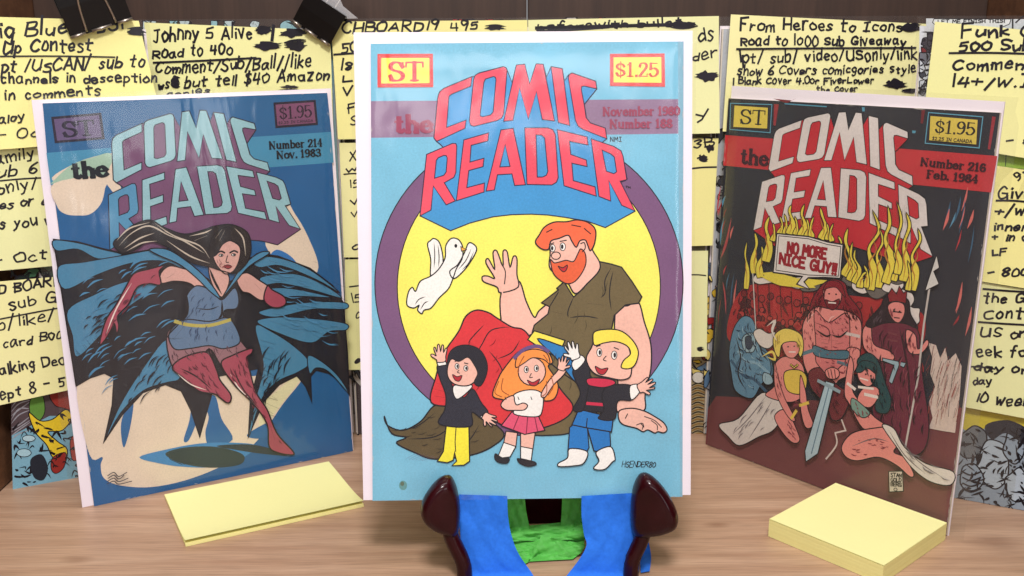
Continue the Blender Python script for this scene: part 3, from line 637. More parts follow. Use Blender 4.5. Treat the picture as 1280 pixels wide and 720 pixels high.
nF = note(MID, [(660, 25), (897, 20), (897, 165), (662, 170)], YN + 'with crossed out first line, behind the top right of the middle comic', 1,
     [('beforewith bullet', (672, 38), (850, 32), 9, 2.7), ('ds', (873, 54), (891, 50), 14, 2.6), ('der', (864, 76), (894, 72), 12, 2.7), ('y', (869, 147), (882, 142), 10, 2.5)],
     [((670, 35), (866, 30), 4.2), ((690, 37), (800, 31), 3), ((672, 39), (760, 34), 2.6)], [(852, 31, 15, 4.5), (882, 95, 13, 6)], seed=6)
note(MID, [(425, 178), (660, 176), (664, 316), (431, 320)], YN + 'second down beside the left edge of the middle standing comic', 0,
     [('X', (438, 200), (446, 198), 10, 2.4), ('w', (435, 214), (447, 212), 9, 2.4), ('15', (438, 234), (450, 232), 9, 2.2), ('v', (440, 256), (448, 254), 8, 2.2), ('v', (440, 271), (449, 269), 8, 2.2), ('=', (441, 289), (449, 288), 7, 2.2), ('o', (442, 311), (450, 308), 9, 2.2)],
     [((431, 217), (448, 216), 1.9)], seed=7)
note(MID, [(432, 323), (660, 320), (660, 456), (433, 459)], YN + 'lowest of three beside the left edge of the middle standing comic', 0,
     [('15', (441, 378), (452, 376), 10, 2.2), ('0', (446, 396), (452, 394), 9, 2.2), ('e', (446, 452), (452, 449), 7, 2.4)], [((438, 357), (453, 355), 2)], seed=8)
note(MID, [(660, 176), (897, 172), (889, 305), (660, 312)], YN + 'second down beside the right edge of the middle standing comic', 0,
     [('3B', (867, 184), (890, 182), 11, 2.6), ('#', (870, 200), (880, 197), 9, 2.5), ('+', (872, 202), (880, 199), 12, 2.6)], [((862, 210), (894, 208), 2.3)], [(886, 185, 5, 4.5), (878, 197, 5, 4)], seed=9)
note(MID, [(655, 316), (884, 312), (882, 443), (655, 450)], YN + 'lowest of three beside the right edge of the middle standing comic', 0,
     [], [((862, 342), (881, 343), 1.8)], [(874, 434, 4, 2.5)], seed=10)
note(MID, [(912, 18), (1157, 30), (1146, 172), (901, 163)], YN + 'full of lettering directly above the rightmost standing comic', 1,
     [('From Heroes to Icons', (923, 38), (1124, 38), 14, 3), ('Road to 1000 Sub Giveaway', (924, 56), (1128, 56), 11, 2.9), ('1pt/ sub/ video/USonly/link', (922, 78), (1142, 73), 13, 2.7), ('show 6 Covers comicgories style', (920, 93), (1140, 90), 10, 2.4), ('1 Blank Cover 4.0or FiverLower', (913, 104.5), (1088, 103.5), 8, 2.3), ('the Cover', (1018, 114), (1068, 113), 6, 2)],
     [((919, 61), (1141, 59.5), 2.4)], [(1136, 34, 12, 5), (1115, 104, 14, 5.5), (1135, 113, 11, 3)], seed=11)
note(WR, [(1170, 27), (1400, 48), (1377, 212), (1152, 174)], YN + 'at the top of the far right column, half out of the picture', 2,
     [('Funk Ch', (1203, 46), (1306, 45), 15, 3.1), ('500 Subs', (1200, 64), (1300, 62), 13, 3), ('Comments', (1192, 87), (1304, 85), 12, 2.9), ('14+/W.I', (1190, 108), (1286, 108), 13, 2.9), ('- s', (1258, 178), (1286, 177), 8, 2.4)],
     [((1188, 66), (1290, 67), 2.3)], seed=12)
note(WR, [(1150, 192), (1380, 226), (1370, 372), (1135, 334)], YN + 'in the far right column, the middle one of its three', 0,
     [('9?', (1266, 224), (1286, 224), 11, 2.6), ('Give', (1247, 246), (1290, 247), 12, 2.8), ('+/wo', (1244, 267), (1292, 269), 12, 2.7), ('inner', (1242, 286), (1284, 286), 8, 2.5), ('+ in a', (1240, 299), (1286, 300), 9, 2.5), ('LF', (1241, 317), (1259, 316), 7, 2.4), ('- 800', (1235, 343), (1284, 342), 11, 2.5)],
     [((1246, 249.5), (1290, 252), 2.3)], seed=13)
note(WR, [(1140, 336), (1370, 374), (1360, 534), (1120, 488)], YN + 'at the bottom of the far right column, above grey inked art', 1,
     [('the Gr', (1230, 376), (1290, 376), 11, 2.7), ('Conte', (1229, 396), (1290, 395), 12, 2.8), ('US only', (1227, 417), (1298, 421), 12, 2.7), ('eek for', (1221, 442), (1292, 444), 11, 2.6), ('day on', (1218, 460), (1284, 464), 10, 2.6), ('day', (1217, 477), (1239, 476), 9, 2.5), ('10 week', (1220, 499), (1286, 505), 12, 2.6)],
     [((1230, 359), (1290, 363), 2.4), ((1224, 400), (1290, 404), 2.4), ((1214, 455), (1244, 458), 2)], seed=14)

# ------------------------------------------------------------------ binder clips on the bag tops
def binder_clip(pl, px, ang, size, label, sides, dy=-.004):
    cx, cz = pl.loc(px)
    t = thing('binder_clip', label, 'binder clip', pl.M @ Matrix.Translation((cx, dy, cz)) @ Matrix.Rotation(ang, 4, 'Y'), 'black binder clips on the bags')
    w, h = size
    bm = bmesh.new()                                   # spring body: two plates meeting at the jaw (z = 0), open spine at the top
    prof = [(-.0022, 0), (-.0014, .0006), (-.006, h * .55), (-.0085, h), (.0085, h), (.006, h * .55), (.0014, .0006), (.0022, 0)]
    inner = [(x * .88 if abs(x) > .002 else x * .7, z - (.0008 if z == h else 0)) for x, z in prof][::-1]
    loop = prof + inner
    L = [bm.verts.new((-w / 2, y, z)) for y, z in loop]; Rr = [bm.verts.new((w / 2, y, z)) for y, z in loop]
    for i in range(len(loop)):
        j = (i + 1) % len(loop); bm.faces.new((L[i], L[j], Rr[j], Rr[i]))
    n = len(prof)
    for i in range(n - 1):
        a, b = i, i + 1; c, d = len(loop) - 2 - i, len(loop) - 1 - i
        bm.faces.new((L[a], L[b], L[c], L[d])); bm.faces.new((Rr[d], Rr[c], Rr[b], Rr[a]))
    from_bm('spring_body', bm, M_CLIP, t)
    for s in (-1, 1):                                  # rolled jaw edges
        bm = bmesh.new()
        for x0, x1 in ((-w / 2, -w * .26), (-w * .16, w * .16), (w * .26, w / 2)): tube(bm, [(x0, s * .0024, .0006), (x1, s * .0024, .0006)], .0011, 8)
        from_bm('jaw_edge', bm, M_WIRE if s < 0 else M_CLIP, t, True)
    for s in sides:                                    # wire handle: a tapering loop
        bm = bmesh.new()
        pts = [(-w * .24, s * .0026, .0012), (-w * .20, s * .0062, h * .55), (-w * .11, s * .0105, h * 1.05), (-w * .13, s * .016, h * 2.1), (0, s * .0168, h * 2.3), (w * .13, s * .016, h * 2.1), (w * .11, s * .0105, h * 1.05), (w * .20, s * .0062, h * .55), (w * .24, s * .0026, .0012)]
        tube(bm, cr(pts, False, 4), .0008, 7)
        from_bm('wire_handle', bm, M_WIRE, t, True)
    return t
binder_clip(WL, (126, 36), R(-17), (.040, .034), 'black binder clip biting the first yellow note at upper left', (-1, 1), -.0075)
binder_clip(MID, (391, 42), R(34), (.030, .024), 'black binder clip tilted steeply beside the clear plastic flap', (1,), -.0065)
c0 = Vector(MID.loc((390, -4))); c1 = Vector(MID.loc((426, 4))); c2 = Vector(MID.loc((450, 23))); c3 = Vector(MID.loc((410, 24)))
fl = thing('plastic_flap', 'clear plastic bag flap sticking up beside the tilted binder clip', 'bag flap', MID.M @ Matrix.Translation((c3.x, -.0095, c3.y)))
pts = [(q - c3) for q in (c3, c2, Vector(MID.loc((432, 8))), c1 + Vector((0, .006)), c0 + Vector((0, .008)))]
mesh('plastic_film', [(p.x, -.0006 * k, p.y) for k, p in enumerate(pts)] + [(p.x, -.0006 * k + .0003, p.y) for k, p in enumerate(pts)], [(0, 1, 2, 3, 4), (9, 8, 7, 6, 5)], M_FLAP, None, fl)
# ------------------------------------------------------------------ the three standing comics
BW, BH = .1905, .2667
class Comic:
    def __init__(self, name, label, loc, yaw, lean, board_px, cover_px, side=.003, pxmm=2.0, spine=.0022):
        self.M = Matrix.Translation(loc) @ Matrix.Rotation(yaw, 4, 'Z') @ Matrix.Rotation(-lean, 4, 'X')
        self.t = thing(name, label, 'comic book', self.M, 'bagged comics standing in front')
        self.T = homog(board_px, [(-BW / 2, BH), (BW / 2, BH), (BW / 2, 0), (-BW / 2, 0)])
        self.k = 1 / (pxmm * 1e3); self.cover_px = cover_px
        box('backing_board', -BW / 2, BW / 2, 0, .0009, 0, BH, M_BOARD, self.t)
        q = [self.T(p) for p in cover_px]
        v = [(x, -spine, max(z, .0004)) for x, z in q] + [(x, -.0001, max(z, .0004)) for x, z in q]
        mesh('page_block', v, [(0, 3, 2, 1), (4, 5, 6, 7), (0, 1, 5, 4), (1, 2, 6, 5), (2, 3, 7, 6), (3, 0, 4, 7)], M_PAGES, None, self.t)
        self.y = -spine - .00005; self.side = side
    def art(self): return Art(self.T, self.k, self.y)
    def done(self, a, name, base=False):
        o = a.build(name, self.t); self.top = min(getattr(self, 'top', 0), a.y)
        if base: self.y = a.y - 6e-6            # later parts are printed over this one
        return o
    def wear(self, a, seed, n=26):
        rn = random.Random(seed); q = self.cover_px
        for _ in range(n):
            i = rn.randrange(4); t = rn.random(); p0, p1 = q[i], q[(i + 1) % 4]; e = rn.uniform(.3, 1.3)
            x, y = p0[0] + (p1[0] - p0[0]) * t, p0[1] + (p1[1] - p0[1]) * t; cx, cy = sum(p[0] for p in q) / 4, sum(p[1] for p in q) / 4
            d = math.hypot(cx - x, cy - y); x += (cx - x) / d * e; y += (cy - y) / d * e; l = rn.uniform(.004, .03)
            x2, y2 = x + (p1[0] - p0[0]) * l, y + (p1[1] - p0[1]) * l
            if 0 < t < 1 - l: a.line([(x, y), ((x + x2) / 2, (y + y2) / 2), (x2, y2)], rn.uniform(.4, .9), (190, 186, 180), taper=.4)
    def bag(self, seed, mat, top=.004, amp=.0004, left=None):
        yb = self.top - .0006; s = self.side; l = s if left is None else left; nx, nz = 26, 34; rn = random.Random(seed)
        ph = [rn.uniform(0, 6) for _ in range(6)]; v = []; f = []
        for j in range(nz + 1):
            for i in range(nx + 1):
                u, w = i / nx, j / nz
                x = -BW / 2 - l + u * (BW + l + s); z = .0004 + w * (BH + top - .0004)
                y = yb - amp * abs(math.sin(3 * x * 40 + 9 * z * 12 + ph[0]) * math.sin(z * 55 + ph[1] + x * 18) + .5 * math.sin(x * 120 + z * 60 + ph[2])) 
                e = min(u, 1 - u)
                if e < .03: y = yb * (e / .03) + .0004
                if j >= nz - 1: y = yb * (.95 if j == nz - 1 else .75)
                v.append((x, y, z))
        for j in range(nz):
            for i in range(nx): f.append((j * (nx + 1) + i, j * (nx + 1) + i + 1, (j + 1) * (nx + 1) + i + 1, (j + 1) * (nx + 1) + i))
        return mesh('plastic_bag', v, f, mat, None, self.t, True)

z1 = zz(520, 70, 6.543); z2 = zz(640, 70, 6.543); z3 = zz(520, 150, 5.143); z4 = zz(650, 150, 5.14)
LOGO = [
 (z1('465 165 455 243 300 307 282 320 277 332 258 580 417 520 408 587 178 693 155 665 185 345 192 312 205 285 235 260'), ()),
 (z1('720 85 740 93 750 115 722 470 705 505 670 525 480 572 455 562 443 530 478 190 490 155 520 137'), (z1('640 165 655 172 660 190 637 455 615 480 550 495 530 485 533 455 562 210 575 185'),)),
 (z2('40 73 108 66 148 228 200 65 258 68 350 533 250 520 203 292 137 515 66 258 12 525 -63 532'), ()),
 (z2('322 88 413 105 473 570 380 545'), ()),
 (z2('490 140 683 210 692 272 590 248 570 252 566 275 590 400 605 505 640 550 760 592 773 680 575 600 540 575 518 525 462 185 468 155'), ()),
 (z3('75 217 240 147 262 148 268 165 262 335 250 365 188 400 258 517 200 542 118 420 103 575 33 612'), (z3('185 224 200 225 207 240 200 330 185 352 126 370 137 255 150 238'),)),
 (z3('313 125 472 80 467 132 360 160 352 268 442 243 436 297 345 322 332 432 444 403 442 460 265 516'), ()),
 (z3('550 62 628 52 706 415 637 420 620 345 528 350 508 447 455 455'), (z3('577 155 608 297 543 300'),)),
 (z4('33 50 180 50 213 63 228 95 246 370 235 400 205 417 47 413'), (z4('105 95 140 97 160 115 180 330 170 355 145 366 113 366'),)),
 (z4('240 62 430 110 437 162 318 137 326 222 425 258 430 300 333 278 342 390 480 430 488 490 283 422'), ()),
 (z4('455 122 600 172 645 200 658 235 682 385 640 395 732 585 650 550 568 392 580 522 505 492'), (z4('525 195 580 220 603 240 617 335 600 347 552 330'),)),
]
LOGO_EXT = [(547, 176), (551.3, 179.4), (556, 184), (534.6, 192.2), (526.4, 269), (564.3, 287.7), (588, 278.3), (617.2, 270.5), (640, 268), (664, 267.4), (685, 268.6), (706.4, 271.6), (733.7, 276.5), (756, 284.6), (792.8, 264.4), (775, 228), (781, 226), (783, 224), (778, 196), (775.5, 189), (766.7, 183.5), (752, 178.8), (758.1, 173.9), (756, 160.5), (737.8, 154), (733, 148.7), (730.2, 131.1), (745.8, 111.6), (744.4, 102), (714.9, 91.4), (710.8, 94), (705.7, 101.3), (703.1, 86), (689.2, 83.4), (683.6, 96), (679.4, 80.4), (670.6, 79.9), (662.6, 104.8), (656.5, 80.1), (646.1, 81.2), (640.7, 102.9), (633.9, 85.3), (630, 83), (599.5, 90.9), (594, 96), (592.5, 95), (591.1, 95.2), (555.9, 109.7), (550.6, 114.3), (548.3, 122.7), (543.7, 171.6)]
LOGO_KEY = [(591.1, 95.2), (543.7, 172.1), (633.4, 84.5), (646.1, 81.2), (679.4, 80.4), (689.2, 83.4), (744.4, 102.1), (758.1, 173.9), (534.6, 192.2), (526.4, 269), (792.4, 264.4), (756, 284.6)]
def logo(a, face, ext, lw, Tc=None, key=None, faces=None, oc=BLACK):
    """the arched two-line title; key: where the twelve key points sit on another cover"""
    if key:
        A = []; B = []
        for p, q in zip(LOGO_KEY, key):
            if q: u = Tc(p); A.append([u[0], u[1], 1]); B.append(a.T(q))
        S = np.linalg.lstsq(np.array(A), np.array(B), rcond=None)[0]
        T0 = a.T; a.T = lambda p: tuple(np.array([*Tc(p), 1.0]) @ S)
    a.poly(LOGO_EXT, ext, out=lw * 1.1, oc=oc)
    for i, (pts, holes) in enumerate(LOGO): a.poly(pts, (faces or {}).get(i, face), out=lw, holes=holes, oc=oc)
    if key: a.T = T0
def serif(a, s, p, q, h, w, c, thin=.42, gap=.75, up=None): write(a, s, p, q, h, w, c, font=SERIF, gap=gap, space=2.2, thin=thin, upv=up)
def hand_pts(cx, cy, dx, dy, s, flip=1):
    l = math.hypot(dx, dy); dx /= l; dy /= l
    raw = [(-.42, 0), (-.5, .3), (-1.0, .7), (-1.0, .95), (-.75, .9), (-.48, .72), (-.66, 1.5), (-.5, 1.66), (-.36, 1.1), (-.22, 1.85), (-.02, 1.88), (.04, 1.12), (.24, 1.78), (.42, 1.72), (.34, 1.0), (.62, 1.42), (.76, 1.3), (.55, .6), (.42, 0)]
    return [(cx + s * (flip * x * -dy + y * dx), cy + s * (flip * x * dx + y * dy)) for x, y in raw]
SKIN = (236, 186, 168)

# ================= middle comic, on the easel
CC = Comic('comic_book', 'bright blue comic with a red arched title, propped on the easel between the other two', (.0085, .5514, .0436), .0255, .1792,
           [(443, 38), (865, 39), (862, 619), (455, 626)], [(465, 53), (853, 53), (851, 620), (467, 625.3)], .002, 2.17)
a = CC.art()
BLUE = (120, 186, 212)
a.poly(CC.cover_px, BLUE)
a.poly([(465.3, 125), (852.6, 125), (852.4, 168), (465.5, 171)], (142, 116, 144))
a.poly([(846, 53), (853, 53), (851, 620), (848, 620)], (132, 178, 198))
ring_o = ell(661, 353, 191, 191, n=96); ring_i = ell(661, 358, 163, 168, n=96)
a.poly(ring_o, (120, 84, 122), out=1.3); a.poly(ring_i, (243, 234, 104), out=1.3)
a.poly(ell(505, 606, 5, 6), (96, 150, 152)); a.poly(ell(504, 604, 2.4, 2.8), (92, 110, 92)); CC.wear(a, 17); CC.done(a, 'cover', True)
a = CC.art(); logo(a, (230, 78, 98), (64, 148, 204), 1.2, oc=(40, 30, 60)); write(a, 'NMI', (762.5, 177.3), (776, 177.3), 5.5, .9, BLACK, gap=1.4); write(a, 'TM', (781, 235), (787, 236), 2.2, .7, BLACK); CC.done(a, 'title_logo', True)
a = CC.art()
o6 = zz(500, 280, 6.0); g6 = zz(610, 250, 4.5); k7 = zz(480, 380, 3.274); k8 = zz(650, 400, 3.6); k5 = zz(440, 250, 2.88)
W_ = (238, 236, 230)
a.lk = 1.3
# white bird where a pale figure floats
a.poly(o6('240 390 238 260 214 150 236 120 262 104 300 130 322 200 330 270 320 350'), W_, True, 1.2)
a.poly(o6('60 600 70 510 100 470 125 500 160 425 240 385 300 330 345 250 350 160 390 105 440 110 470 150 478 200 470 262 430 330 405 400 370 480 300 550 240 625 190 640 170 668 140 640 150 605 110 625'), W_, True, 1.2)
a.poly(o6('380 350 440 300 490 210 520 140 560 150 580 190 540 270 480 350 410 405'), W_, True, 1.2)
a.poly(o6('462 165 505 190 468 200'), (238, 170, 70), out=.9); a.poly(ell(*o6('425 160')[0], 1.8, 2.4), BLACK)
for q in ('262 130 268 230 262 330', '292 150 300 240 296 320', '540 180 500 270 440 340', '560 200 520 290 470 340', '120 600 150 560 200 540', '160 640 190 590 220 575'): a.line(o6(q), .9, BLACK, smooth=True, taper=.3)
# seated grown-up with a ginger beard, olive shirt
OL = (108, 94, 62)
a.poly([(482, 520), (486, 531), (505, 537), (527, 526), (543, 507), (562, 505), (600, 518), (630, 540), (618, 556), (590, 568), (545, 573), (520, 565), (497, 553), (509, 546), (491, 541)], (92, 78, 50), True, 1.4)
for q in ([(488, 538), (520, 533), (545, 515)], [(510, 548), (545, 545), (570, 528)], [(560, 566), (585, 552), (600, 530)]): a.line(q, 1.1, BLACK, smooth=True, taper=.3)
for i in range(6): a.line([(508 + i * 4, 573 + i * .4), (522 + i * 5, 565 + i)], 1.1, (110, 80, 120), taper=.3)
a.poly([(768, 392), (784, 382), (797, 378), (804, 402), (812, 430), (812, 461), (805, 492), (803, 513), (772, 516), (770, 480)], SKIN, True, 1.4)
a.poly(k8('445 405 440 440 460 468 520 485 548 500 570 492 600 506 615 500 640 505 655 490 640 460 600 432 555 408 500 395'), SKIN, True, 1.3)
for q in ('520 470 545 462 552 480', '585 450 610 470 612 492', '555 432 600 450 630 480', '470 440 480 420', '545 490 548 474 540 466'): a.line(k8(q), .9, BLACK, smooth=True)
a.poly([(627, 366), (628, 408), (634, 424), (668, 416), (689, 395), (686, 380), (674, 388), (668, 396), (658, 376), (648, 350)], SKIN, True, 1.4)
a.poly(hand_pts(637, 362, -.30, -1, 27, 1), SKIN, True, 1.3, n=4); a.poly(ell(636, 360, 10, 9), SKIN)
a.line(g6('75 350 100 400 95 470'), 1, BLACK, smooth=True)
a.poly([(672, 440), (663, 424), (668, 406), (685, 392), (687, 383), (677, 378), (698, 362), (696, 360), (705, 352), (714, 367), (717, 371), (729, 360), (749, 327), (763, 330), (776, 334), (789, 352), (801, 371), (797, 379), (781, 381), (767, 394), (764, 410), (770, 450), (772, 490), (745, 522), (706, 505)], OL, False, 1.3)
a.poly([(700, 495), (660, 450), (655, 428), (672, 440), (706, 468), (745, 495), (742, 520), (720, 537), (695, 543), (660, 538)], OL, True, 1.3)
for q in ('690 380 655 450 655 520 630 550', '700 400 685 470 680 540 690 620', '400 510 370 560 345 600', '480 545 450 620 450 660', '360 625 420 640', '460 660 540 652 620 665', '350 610 345 640', '560 580 640 590'): a.line(g6(q), 1.0, BLACK, smooth=True, taper=.2)
a.poly([(540, 502), (546, 470), (555, 442), (574, 414), (583, 395), (596, 387), (611, 390), (622, 397), (640, 408), (655, 412), (668, 430), (698, 482), (716, 508), (700, 526), (662, 538), (640, 536), (600, 516), (570, 508)], (212, 52, 58), True, 1.4)
for q in ([(640, 408), (615, 412), (603, 430), (596, 442)], [(606, 405), (592, 420), (586, 428)], [(650, 425), (640, 440), (622, 448)], [(546, 478), (562, 482)], [(545, 486), (564, 490)], [(544, 494), (562, 497)], [(612, 438), (625, 455), (634, 478)]): a.line(q, 1.1, BLACK, smooth=True, taper=.25)
a.poly([(660, 424), (668, 413), (706, 425), (697, 446), (684, 440)], (240, 226, 86), False, 1.2)
a.poly([(672, 423), (699, 431), (712, 437), (738, 470), (737, 492), (716, 474), (694, 446)], (44, 124, 186), True, 1.2)
a.poly(g6('345 240 350 300 345 370 375 410 440 450 490 525 560 465 620 400 625 350 590 290 575 250 540 200 440 190 350 230'), SKIN, True, 1.3)
a.poly(g6('352 335 372 352 400 348 440 338 480 345 505 300 520 275 545 300 548 360 520 420 480 462 440 468 400 446 365 405'), (226, 98, 58), True, 1.1)
a.poly(g6('395 372 420 380 445 365 440 392 420 402'), (190, 40, 50), True, .9)
a.poly(g6('268 236 290 195 318 152 372 124 440 122 500 112 560 126 602 168 598 240 574 285 558 250 545 225 515 230 495 265 470 230 450 198 400 215 355 230 340 276 300 272'), (236, 104, 64), True, 1.3)
a.poly(ell(*g6('382 312')[0], 5.6, 4.6), SKIN, out=1); a.eye(*g6('364 270')[0], 3.2, 4.6, -.2); a.eye(*g6('420 262')[0], 3.4, 5, -.2)
for q in ('345 250 370 240', '405 232 440 226', '520 245 540 240 545 270 530 290', '470 140 520 150', '330 180 360 165', '540 160 575 190'): a.line(g6(q), 1.0, BLACK, smooth=True)
a.hatch([(500, 528), (560, 512), (610, 530), (600, 562), (545, 568), (505, 552)], 26, 12, -18, .8, (52, 42, 28))
a.hatch([(700, 390), (760, 345), (790, 372), (765, 390), (765, 500), (715, 500), (675, 425)], 14, 13, -75, .7, (70, 60, 36))
a.hatch([(560, 430), (600, 395), (650, 430), (700, 500), (640, 530), (570, 505)], 12, 11, -55, .8, (140, 24, 34))
# child in dark jacket
a.poly(k7('258 496 350 494 353 640 330 656 282 658 300 640 292 600 286 636 262 646 222 640 246 600'), (240, 228, 60), False, 1.2); a.line(k7('298 500 294 560 296 600'), .9)
a.poly(k7('222 250 258 238 272 300 290 345 330 380 366 345 400 400 428 440 405 466 362 440 356 498 230 488 252 430 256 370 232 300'), (44, 44, 56), True, 1.2)
a.poly(k7('288 332 360 328 350 352 300 386'), W_, True, 1); a.poly(k7('220 236 256 230 260 246 226 252'), W_, False, 1); a.poly(k7('396 458 418 440 424 450 404 468'), W_, False, 1)
a.poly(hand_pts(*k7('238 234')[0], -.1, -1, 11.5, 1), SKIN, True, 1, n=3); a.poly(hand_pts(*k7('410 452')[0], .8, .55, 10, -1), SKIN, True, 1, n=3)
a.poly(k7('262 270 275 225 310 200 350 215 382 260 385 300 350 330 300 328 270 305'), SKIN, True, 1.2)
a.poly(k7('262 250 270 200 300 172 350 166 398 188 424 240 420 290 396 332 372 318 386 280 368 240 345 215 310 232 280 222'), (36, 34, 44), True, 1)
a.eye(*k7('302 252')[0], 2.5, 3.5, .2); a.eye(*k7('338 260')[0], 2.6, 3.6, .2); a.poly(k7('284 286 302 294 322 290 312 312 294 308'), (176, 40, 52), True, .8); a.line(k7('294 232 306 228'), 1); a.line(k7('332 238 346 242'), 1); a.line(k7('310 268 304 276 312 280'), .8, BLACK, smooth=True)
# child with ginger hair
a.poly([(633, 538), (647, 540), (645, 558), (630, 553)], SKIN, False, 1); a.poly([(651, 540), (669, 540), (666, 561), (651, 558)], SKIN, False, 1)
a.poly([(630, 552), (645, 557), (638, 570), (622, 572)], W_, False, 1); a.poly([(651, 557), (666, 560), (664, 575), (651, 572)], W_, False, 1)
a.poly([(620, 566), (628, 571), (637, 572), (634, 578), (624, 577), (619, 572)], (36, 34, 40), True, .8); a.poly([(647, 572), (656, 574), (668, 576), (670, 580), (660, 582), (650, 578)], (36, 34, 40), True, .8)
a.poly(k5('600 545 650 528 700 540 722 580 706 596 726 630 742 668 728 712 690 720 640 700 580 720 540 715 508 700 528 640 552 600'), (240, 148, 70), True, 1.2)
a.poly([(640, 514), (672, 517), (681, 537), (656, 542), (627, 531)], (222, 84, 116), False, 1.1)
for q in ([(650, 516), (642, 536)], [(660, 517), (658, 541)], [(668, 518), (672, 538)]): a.line(q, .9, (120, 30, 60))
a.poly(k7('530 372 570 352 622 350 650 372 648 430 626 458 535 448 540 410'), W_, True, 1.1)
a.poly(k7('530 372 498 385 480 410 500 430 540 432 575 430 588 412 570 402 545 410 536 396'), SKIN, True, 1.1)
a.poly(k8('95 330 130 270 165 230 180 210 205 225 190 250 150 290 112 345'), SKIN, True, 1.1); a.poly(hand_pts(*k8('182 222')[0], .35, -1, 9.5, -1), SKIN, True, 1, n=3)
a.poly(ell(*k5('648 615')[0], 17, 17.5), SKIN, out=1.1)
a.poly(k5('590 600 600 556 650 535 700 548 712 588 690 572 650 566 620 585'), (240, 148, 70), True, 1)
for q in ('530 650 516 690 540 706', '545 640 540 680 566 700', '716 630 724 668 706 700', '700 650 700 690 680 706', '620 560 604 590 600 620', '690 556 704 576'): a.line(k5(q), .8, (150, 74, 30), smooth=True)
a.line(k5('586 566 620 536 668 524 706 542'), 3.4, (104, 78, 128), smooth=True)
a.eye(*k5('628 608')[0], 2.7, 4, .2); a.eye(*k5('664 604')[0], 2.7, 4, .2); a.poly(k5('632 646 652 654 676 642 664 664 644 664'), (176, 40, 52), True, .8); a.line(k5('646 622 640 636 650 636'), .8, BLACK, smooth=True)
for i in range(4): a.line(k5('%d 706 %d 716' % (552 + i * 46, 556 + i * 46)), .7)
# fair-haired child
a.poly(k8('214 588 222 480 240 465 300 470 308 570 292 600 218 600'), (36, 118, 190), False, 1.1); a.poly(k8('300 480 400 490 404 560 380 590 330 585'), (36, 118, 190), False, 1.1)
a.poly(k8('222 575 300 588 284 640 240 652 176 655 172 640 212 616'), W_, True, 1.2); a.poly(k8('340 590 404 566 424 620 412 634 376 668 328 664 352 630'), W_, True, 1.2)
a.poly(k8('262 398 416 436 408 500 300 482 232 468'), (36, 118, 190), False, 1.2); a.line(k8('300 440 296 480'), 1)
a.poly(k8('290 292 376 296 380 412 276 404'), (38, 36, 44), False, 1); a.line(k8('300 372 372 378'), 3, (204, 44, 76))
a.poly(k8('238 222 292 178 312 236 304 312 282 402 238 398 270 330 248 268'), (38, 36, 44), True, 1.2); a.poly(k8('402 292 500 294 500 356 436 362 422 442 350 440 374 400 366 330'), (38, 36, 44), True, 1.2)
a.poly(k8('232 190 270 156 290 180 248 224'), W_, True, 1); a.poly(k8('490 296 530 288 534 320 496 356'), W_, True, 1)
a.poly(hand_pts(*k8('250 172')[0], -.4, -1, 12, 1), W_, True, 1, n=3); a.poly(hand_pts(*k8('528 308')[0], 1, -.45, 11.5, -1), SKIN, True, 1, n=3)
a.poly(k8('296 175 320 120 345 72 430 70 484 120 496 236 462 266 400 258 330 236'), SKIN, True, 1.3)
a.poly(k8('335 50 400 40 455 50 502 90 527 140 516 192 490 216 452 212 462 180 492 150 478 116 430 96 380 100 335 112 326 84'), (244, 224, 84), True, 1.2)
a.poly(k8('300 262 350 258 410 266 424 284 380 300 340 298 304 288'), (204, 44, 76), True, 1.1)
a.eye(*k8('354 144')[0], 3.2, 5, .2); a.eye(*k8('420 156')[0], 3.4, 5.2, .2); a.poly(k8('336 206 362 218 392 214 374 242 348 236'), (176, 40, 52), True, .9); a.line(k8('384 160 372 176 384 182'), .9, BLACK, smooth=True); a.line(k8('340 118 358 112'), 1); a.line(k8('420 122 440 130'), 1)
CC.done(a, 'illustration')
a = CC.art(); a.poly([(473.5, 66), (542.5, 66.3), (543, 108), (473.5, 108)], (214, 66, 66)); a.poly([(478.3, 71.2), (538, 71.5), (538.3, 103), (478.3, 103)], (250, 228, 92)); serif(a, 'ST', (487.5, 99.5), (530, 99.5), 22.5, 5.2, (206, 62, 72)); CC.done(a, 'publisher_box')
a = CC.art(); a.poly([(762, 68), (829.5, 68), (830, 109.5), (762, 108)], (214, 66, 66)); a.poly([(766.5, 72.6), (825.3, 72.6), (825.5, 104.5), (766.5, 103.5)], (250, 228, 92)); serif(a, '$1.25', (769, 96), (821, 96.5), 16.5, 3.4, (200, 70, 50)); CC.done(a, 'price_box')
a = CC.art(); PL = (152, 66, 92)
serif(a, 'the', (495.5, 164), (541, 164), 19.5, 6.4, PL, gap=.6); CC.done(a, 'title_word'); a = CC.art(); serif(a, 'November 1980', (753.5, 145), (847, 144.5), 10, 2.7, PL); serif(a, 'Number 188', (762, 160.5), (838, 160), 10, 2.7, PL); CC.done(a, 'issue_text'); a = CC.art()
write(a, 'HSENDER80', (776, 583), (817, 583), 7, .9, BLACK, gap=.7, rough=.6, slant=.2); CC.done(a, 'signature')
CC.bag(4, M_BAG, .001, .0008)

